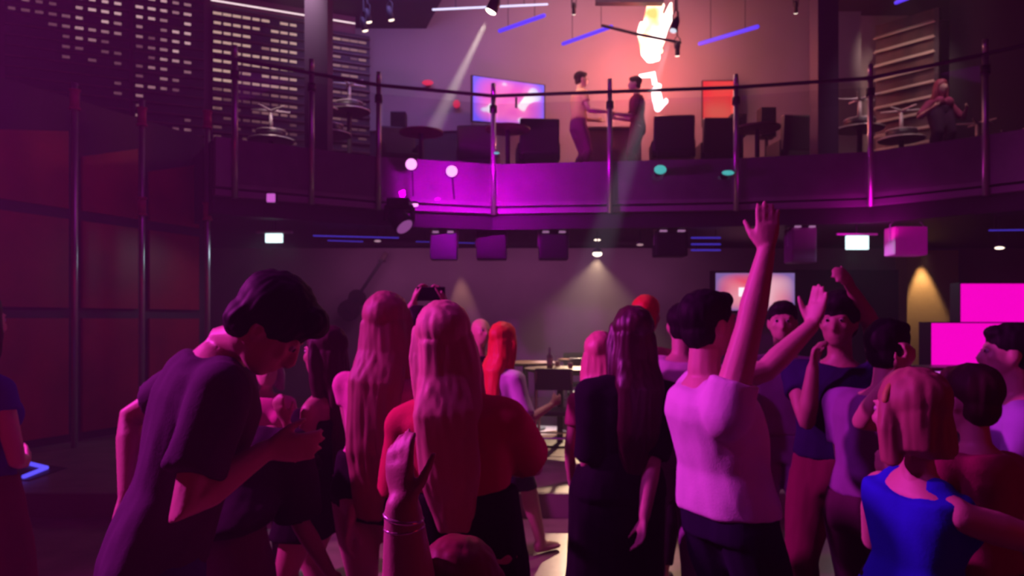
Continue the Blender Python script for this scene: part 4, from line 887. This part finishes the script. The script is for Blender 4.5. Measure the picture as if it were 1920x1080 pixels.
person('long-haired person leaning at the upper rail on the right', 10.6, 1765, 165, 170, sex='f', floor=UZ, H=1.5, top=cloth('dim_red_top', (0.30, 0.05, 0.12)), sleeve=.9, bottom=cloth('dark_trousers_h', (0.05, 0.02, 0.05)), hair='long', hair_mat=mat('dim_red_hair', (.30,.04,.08), .5), voxel=.015, bulk=1.2, larm=('dir', V(.7,-.2,-.8), V(-.3,-.8,.3)), rarm=('dir', V(-.7,-.2,-.8), V(.3,-.8,.3)))
# ---------------- furniture ----------------
def armchair(label, group=None):
    t = thing('armchair', label, 'armchair', (0, 0, 0), group); m = MT['leather']
    bm = B(); add_box(bm, (0, 0, .36), (.56, .54, .14), None, .03); mesh_obj('seat', bm, m, t, base=(0,0,0))
    bm = B(); add_box(bm, (0, .25, .66), (.66, .12, .52), Matrix.Rotation(math.radians(-6), 3, 'X'), .03); mesh_obj('backrest', bm, m, t, base=(0,0,0))
    for s in (-1, 1):
        bm = B(); add_box(bm, (s*.31, -.02, .44), (.09, .5, .26), None, .02); mesh_obj('armrest', bm, m, t, base=(0,0,0))
        for q in (-1, 1):
            bm = B(); cyl(bm, (s*.25, q*.2, 0), (s*.25, q*.2, .30), .02, 8); mesh_obj('leg', bm, MT['chrome'], t, base=(0,0,0))
    bm = B(); add_box(bm, (0, -.285, .30), (.62, .02, .03), None, .004); mesh_obj('front_trim', bm, MT['white_metal'], t, base=(0,0,0))
    return t
def table(label, r=.34, h=.74, group=None, top=None):
    t = thing('bar_table', label, 'table', (0, 0, 0), group)
    bm = B(); cyl(bm, (0, 0, h-.03), (0, 0, h), r, 28); mesh_obj('tabletop', bm, top or MT['wood'], t, base=(0,0,0))
    bm = B(); cyl(bm, (0, 0, .02), (0, 0, h-.03), .035, 12); mesh_obj('column', bm, MT['black'], t, base=(0,0,0))
    bm = B(); cyl(bm, (0, 0, 0), (0, 0, .025), r*.65, 24); mesh_obj('base', bm, MT['black'], t, base=(0,0,0))
    return t
def chair(label, group=None):
    t = thing('chair', label, 'chair', (0, 0, 0), group)
    bm = B(); add_box(bm, (0, 0, .45), (.42, .42, .05), None, .015); mesh_obj('seat', bm, MT['leather'], t, base=(0,0,0))
    bm = B(); add_box(bm, (0, .2, .80), (.38, .035, .22), None, .012); mesh_obj('backrest', bm, MT['leather'], t, base=(0,0,0))
    for s in (-1, 1):
        for q in (-1, 1):
            bm = B(); tube(bm, [(s*.2, q*.2, 0), (s*.18, q*.18, .44)] if q < 0 else [(s*.2, .23, 0), (s*.18, .18, .44), (s*.18, .21, .88)], .016, 8, False); mesh_obj('leg', bm, MT['chrome'], t, base=(0,0,0))
    bm = B(); cyl(bm, (-.18, -.19, .2), (.18, -.19, .2), .01, 6); cyl(bm, (-.18, .2, .2), (.18, .2, .2), .01, 6); mesh_obj('stretcher', bm, MT['chrome'], t, base=(0,0,0))
    return t
G = 'black armchairs on the upper floor'
first = armchair('x', G)
specs = [(748, 12.2, 20, 'black armchair leftmost of the upper floor, behind the beam of light'), (897, 12.6, 175, 'black armchair below the pink television'), (1008, 12.2, 185, 'black armchair right of the pink television, near the barman'),
         (1260, 12.0, 175, 'black armchair below the reflected flame'), (1347, 12.15, 180, 'black armchair below the glowing red panel'), (1488, 12.0, 185, 'black armchair beside the right aubergine column')]
for i, (px, D, a, lab) in enumerate(specs):
    loc = V((px-960)*D/F, D, UZ+.0); o = first if i == 0 else dup(first, loc)
    o.location = loc; o.rotation_euler = (0, 0, math.radians(a)); o['label'] = lab; o.scale = (.96, 1, 1.06)
G = 'small tables on the upper floor'
tb = table('x', .34, .66, G)
for i, (px, D, lab) in enumerate([(790, 11.5, 'small dark table left of the beam of light, upper floor'), (952, 11.3, 'small dark table between two armchairs below the pink television'), (1420, 11.25, 'small dark table below the red panel, upper floor')]):
    loc = V((px-960)*D/F, D, UZ); o = tb if i == 0 else dup(tb, loc); o.location = loc; o['label'] = lab
for px, py0, D, h, lab in ((748, 212, 12.9, .42, 'black loudspeaker standing high behind the leftmost armchair'), (1437, 204, 12.6, .5, 'black loudspeaker on a post right of the red panel'), (1382, 216, 12.9, .38, 'black loudspeaker hidden partly by a steel post, below the red panel')):
    p = W(px, py0, D); t = thing('loudspeaker', lab, 'loudspeaker', (p.x, D, UZ), 'loudspeakers on the upper floor')
    bm = B(); add_box(bm, (p.x, D, p.z-h/2), (.26, .24, h), None, .015); mesh_obj('cabinet', bm, MT['black'], t)
    bm = B(); cyl(bm, (p.x, D, UZ), (p.x, D, p.z-h), .03, 10); mesh_obj('pole', bm, MT['black'], t)
    bm = B(); cyl(bm, (p.x, D-.115, p.z-h*.65), (p.x, D-.13, p.z-h*.65), .09, 20); mesh_obj('cone', bm, MT['leather'], t)
    bm = B(); cyl(bm, (p.x, D, UZ), (p.x, D, UZ+.03), .2, 16); mesh_obj('base', bm, MT['black'], t)
# pale low ledge along the upper back wall, left
bm = B(); a, b = W(690, 214, 14.3), W(885, 222, 14.3); add_box(bm, ((a.x+b.x)/2, 14.4, a.z-.17), (b.x-a.x, .35, .34), None, .01); struct('trim_ledge', bm, MT['upwall'])
bm = B(); add_box(bm, ((a.x+b.x)/2, 14.4, (UZ+a.z-.34)/2), (b.x-a.x, .25, a.z-.34-UZ)); struct('trim_ledge_base', bm, MT['dark'])
# bar behind the barman: counter
c = V(W(1150,0,12.75).x, 12.75, UZ); t = thing('bar_counter', 'dark plum counter between the barman and his companion', 'bar counter', c)
bm = B(); add_box(bm, c+V(0,.15,.50), (.95, .4, 1.0), None, .02); mesh_obj('body', bm, mat('plum_counter', (.16,.03,.10), .4), t)
bm = B(); add_box(bm, c+V(0,.15,1.02), (1.05, .5, .04), None, .008); mesh_obj('top', bm, MT['wood'], t)
# upturned stools
def upturned(px, py, D, a, label):
    """seat down on a small table, star base up; py is the star"""
    p = W(px, py, D); t = thing('bar_stool', label, 'bar stool', (p.x, p.y, p.z-.44), 'upturned stools standing on tables of the upper floor')
    b = V(p.x, p.y, p.z-.44)
    bm = B(); loft(bm, [ell_ring(b+V(0,0,z), V(1,0,0), V(0,1,0), r_, r_, 20) for z, r_ in ((0, .20), (.03, .22), (.11, .22), (.13, .18))]); mesh_obj('seat', bm, MT['leather'], t, smooth=True)
    bm = B(); R0 = .225; tube(bm, [b + V(math.cos(2*math.pi*i/24)*R0, math.sin(2*math.pi*i/24)*R0, .12) for i in range(25)], .010, 6, False); mesh_obj('seat_rim', bm, MT['white_metal'], t)
    bm = B(); tube(bm, [b+V(0,0,.12), b+V(0,0,.42)], [.032, .026], 12, False); mesh_obj('column', bm, MT['white_metal'], t, smooth=True)
    for i in range(5):
        q = a+2*math.pi*i/5; d = V(math.cos(q), math.sin(q), 0)
        bm = B(); tube(bm, [b+V(0,0,.44), b+d*.30+V(0,0,.46)], [.024, .013], 8); leg_ = mesh_obj('leg', bm, MT['white_metal'], t, smooth=True)
    # the table it stands on
    return t, b
tt = []
for px, py, D, a, lab in ((616, 197, 11.55, .1, 'upturned stool with white star base beside the left aubergine column'), (655, 158, 12.6, .7, 'upturned stool farther back, right of the left aubergine column'), (508, 208, 11.6, 1.9, 'upturned stool in front of the dense lattice screen'),
                      (1612, 186, 11.4, .4, 'upturned stool beside the right steel post with bright base'), (1690, 208, 12.0, 1.2, 'upturned stool below the slanted louvres'), (1832, 232, 12.6, .2, 'upturned stool right of the long-haired person on the upper floor'), (1905, 250, 12.2, .9, 'upturned stool at the right edge of the upper floor')):
    st, b = upturned(px, py, D, a, lab); tt.append((b, lab))
G = 'tables carrying upturned stools'
for i, (b, lab) in enumerate(tt):
    t = thing('bar_table', 'dark table with pale rim under the ' + lab, 'table', (b.x, b.y, UZ), G); h = b.z-UZ
    bm = B(); cyl(bm, (b.x, b.y, b.z-.035), (b.x, b.y, b.z-.002), .34, 28); mesh_obj('tabletop', bm, MT['wood'], t)
    bm = B(); tube(bm, [V(b.x+.345*math.cos(a), b.y+.345*math.sin(a), b.z-.02) for a in [2*math.pi*j/28 for j in range(29)]], .012, 6, False); mesh_obj('rim', bm, MT['white_metal'], t)
    bm = B(); cyl(bm, (b.x, b.y, UZ+.02), (b.x, b.y, b.z-.03), .04, 12); mesh_obj('column', bm, MT['black'], t)
    bm = B(); cyl(bm, (b.x, b.y, UZ), (b.x, b.y, UZ+.02), .22, 20); mesh_obj('base', bm, MT['black'], t)
    t['label'] = ['dark table under the upturned stool beside the left aubergine column', 'dark table under the farther upturned stool near the left column', 'dark table before the dense lattice screen', 'dark table beside the right steel post, upper floor', 'dark table below the slanted louvres', 'dark table right of the long-haired person, upper floor', 'dark table at the right edge of the upper floor'][i]
light('SPOT', 'stool_fill_light', (-3.2, 10.3, 7.2), 450, (1.0, .75, .72), (-2.9, 11.8, 4.7), .08, 50, .8)  # unseen spots, added so that the upturned stools show up
light('SPOT', 'stool_fill_light', (6.0, 9.4, 7.4), 260, (1.0, .7, .72), (5.9, 11.0, 4.8), .08, 55, .8)

# ---- tables and chairs on the platform, centre ----
PZ = 0.2
G = 'bar tables on the platform'
t1 = table('x', .40, .86, G); tabs = [(1050, 8.4, 'bar table left of the black dress woman, nearest'), (1100, 10.4, 'bar table farther back beside the black dress woman'), (985, 9.6, 'bar table just right of the red-haired woman'), (1245, 8.6, 'bar table seen between the black dress woman and the clapping man')]
for i, (px, D, lab) in enumerate(tabs):
    loc = V((px-960)*D/F, D, PZ); o = t1 if i == 0 else dup(t1, loc); o.location = loc; o['label'] = lab
G = 'chairs around the platform tables'
c1 = chair('x', G)
TC = [V((px-960)*D/F, D, PZ) for px, D, _ in tabs]
chs = [(0, 205, 'chair left of the nearest bar table'), (0, 262, 'chair before the nearest bar table, on the camera side'), (0, 325, 'chair at the right front of the nearest bar table'), (0, 40, 'chair behind the nearest bar table, to the right'),
       (1, 262, 'chair before the farthest bar table'), (1, 320, 'chair right of the farthest bar table'), (1, 95, 'chair behind the farthest bar table'), (2, 175, 'chair left of the bar table near the red-haired woman'), (2, 248, 'chair before the bar table near the red-haired woman'),
       (3, 268, 'chair seen low between the black dress and the clapping man'), (3, 80, 'chair behind the table beside the clapping man')]
for i, (k, a, lab) in enumerate(chs):
    a = math.radians(a); d = V(math.cos(a), math.sin(a), 0); loc = TC[k]+d*.66
    o = c1 if i == 0 else dup(c1, loc); o.location = loc; o.rotation_euler = (0, 0, math.atan2(-d.x, d.y)); o['label'] = lab
def bottle(p, label, m, h=.24):
    t = thing('bottle', label, 'bottle', p, None)
    bm = B(); tube(bm, [p+V(0,0,.003), p+V(0,0,h*.6), p+V(0,0,h*.72), p+V(0,0,h)], [.034, .034, .014, .013], 14, False); mesh_obj('glass_body', bm, m, t, smooth=True)
    bm = B(); cyl(bm, p+V(0,0,h*.2), p+V(0,0,h*.5), .0355, 16); mesh_obj('paper_band', bm, mat('cream_paper', (.8,.7,.6), .6), t)
def tumbler(p, label):
    t = thing('drinking_glass', label, 'glass', p, 'drinking glasses on the nearest bar table')
    bm = B(); tube(bm, [p+V(0,0,.002), p+V(0,0,.13)], [.028, .036], 16, False); mesh_obj('cup', bm, MT['glass'], t, smooth=True)
    bm = B(); tube(bm, [p+V(0,0,.008), p+V(0,0,.07)], [.025, .029], 16, False); mesh_obj('drink', bm, mat('pale_drink', (.8,.6,.5), .2), t, smooth=True)
z = PZ+.86; x0 = (1050-960)*8.4/F
bottle(V(x0-.12, 8.3, z), 'pale bottle standing on the nearest bar table', mat('pale_glass', (.5,.4,.42), .1))
tumbler(V(x0+.1, 8.2, z), 'drinking glass at the right of the nearest bar table'); tumbler(V(x0-.02, 8.55, z), 'drinking glass at the back of the nearest bar table')
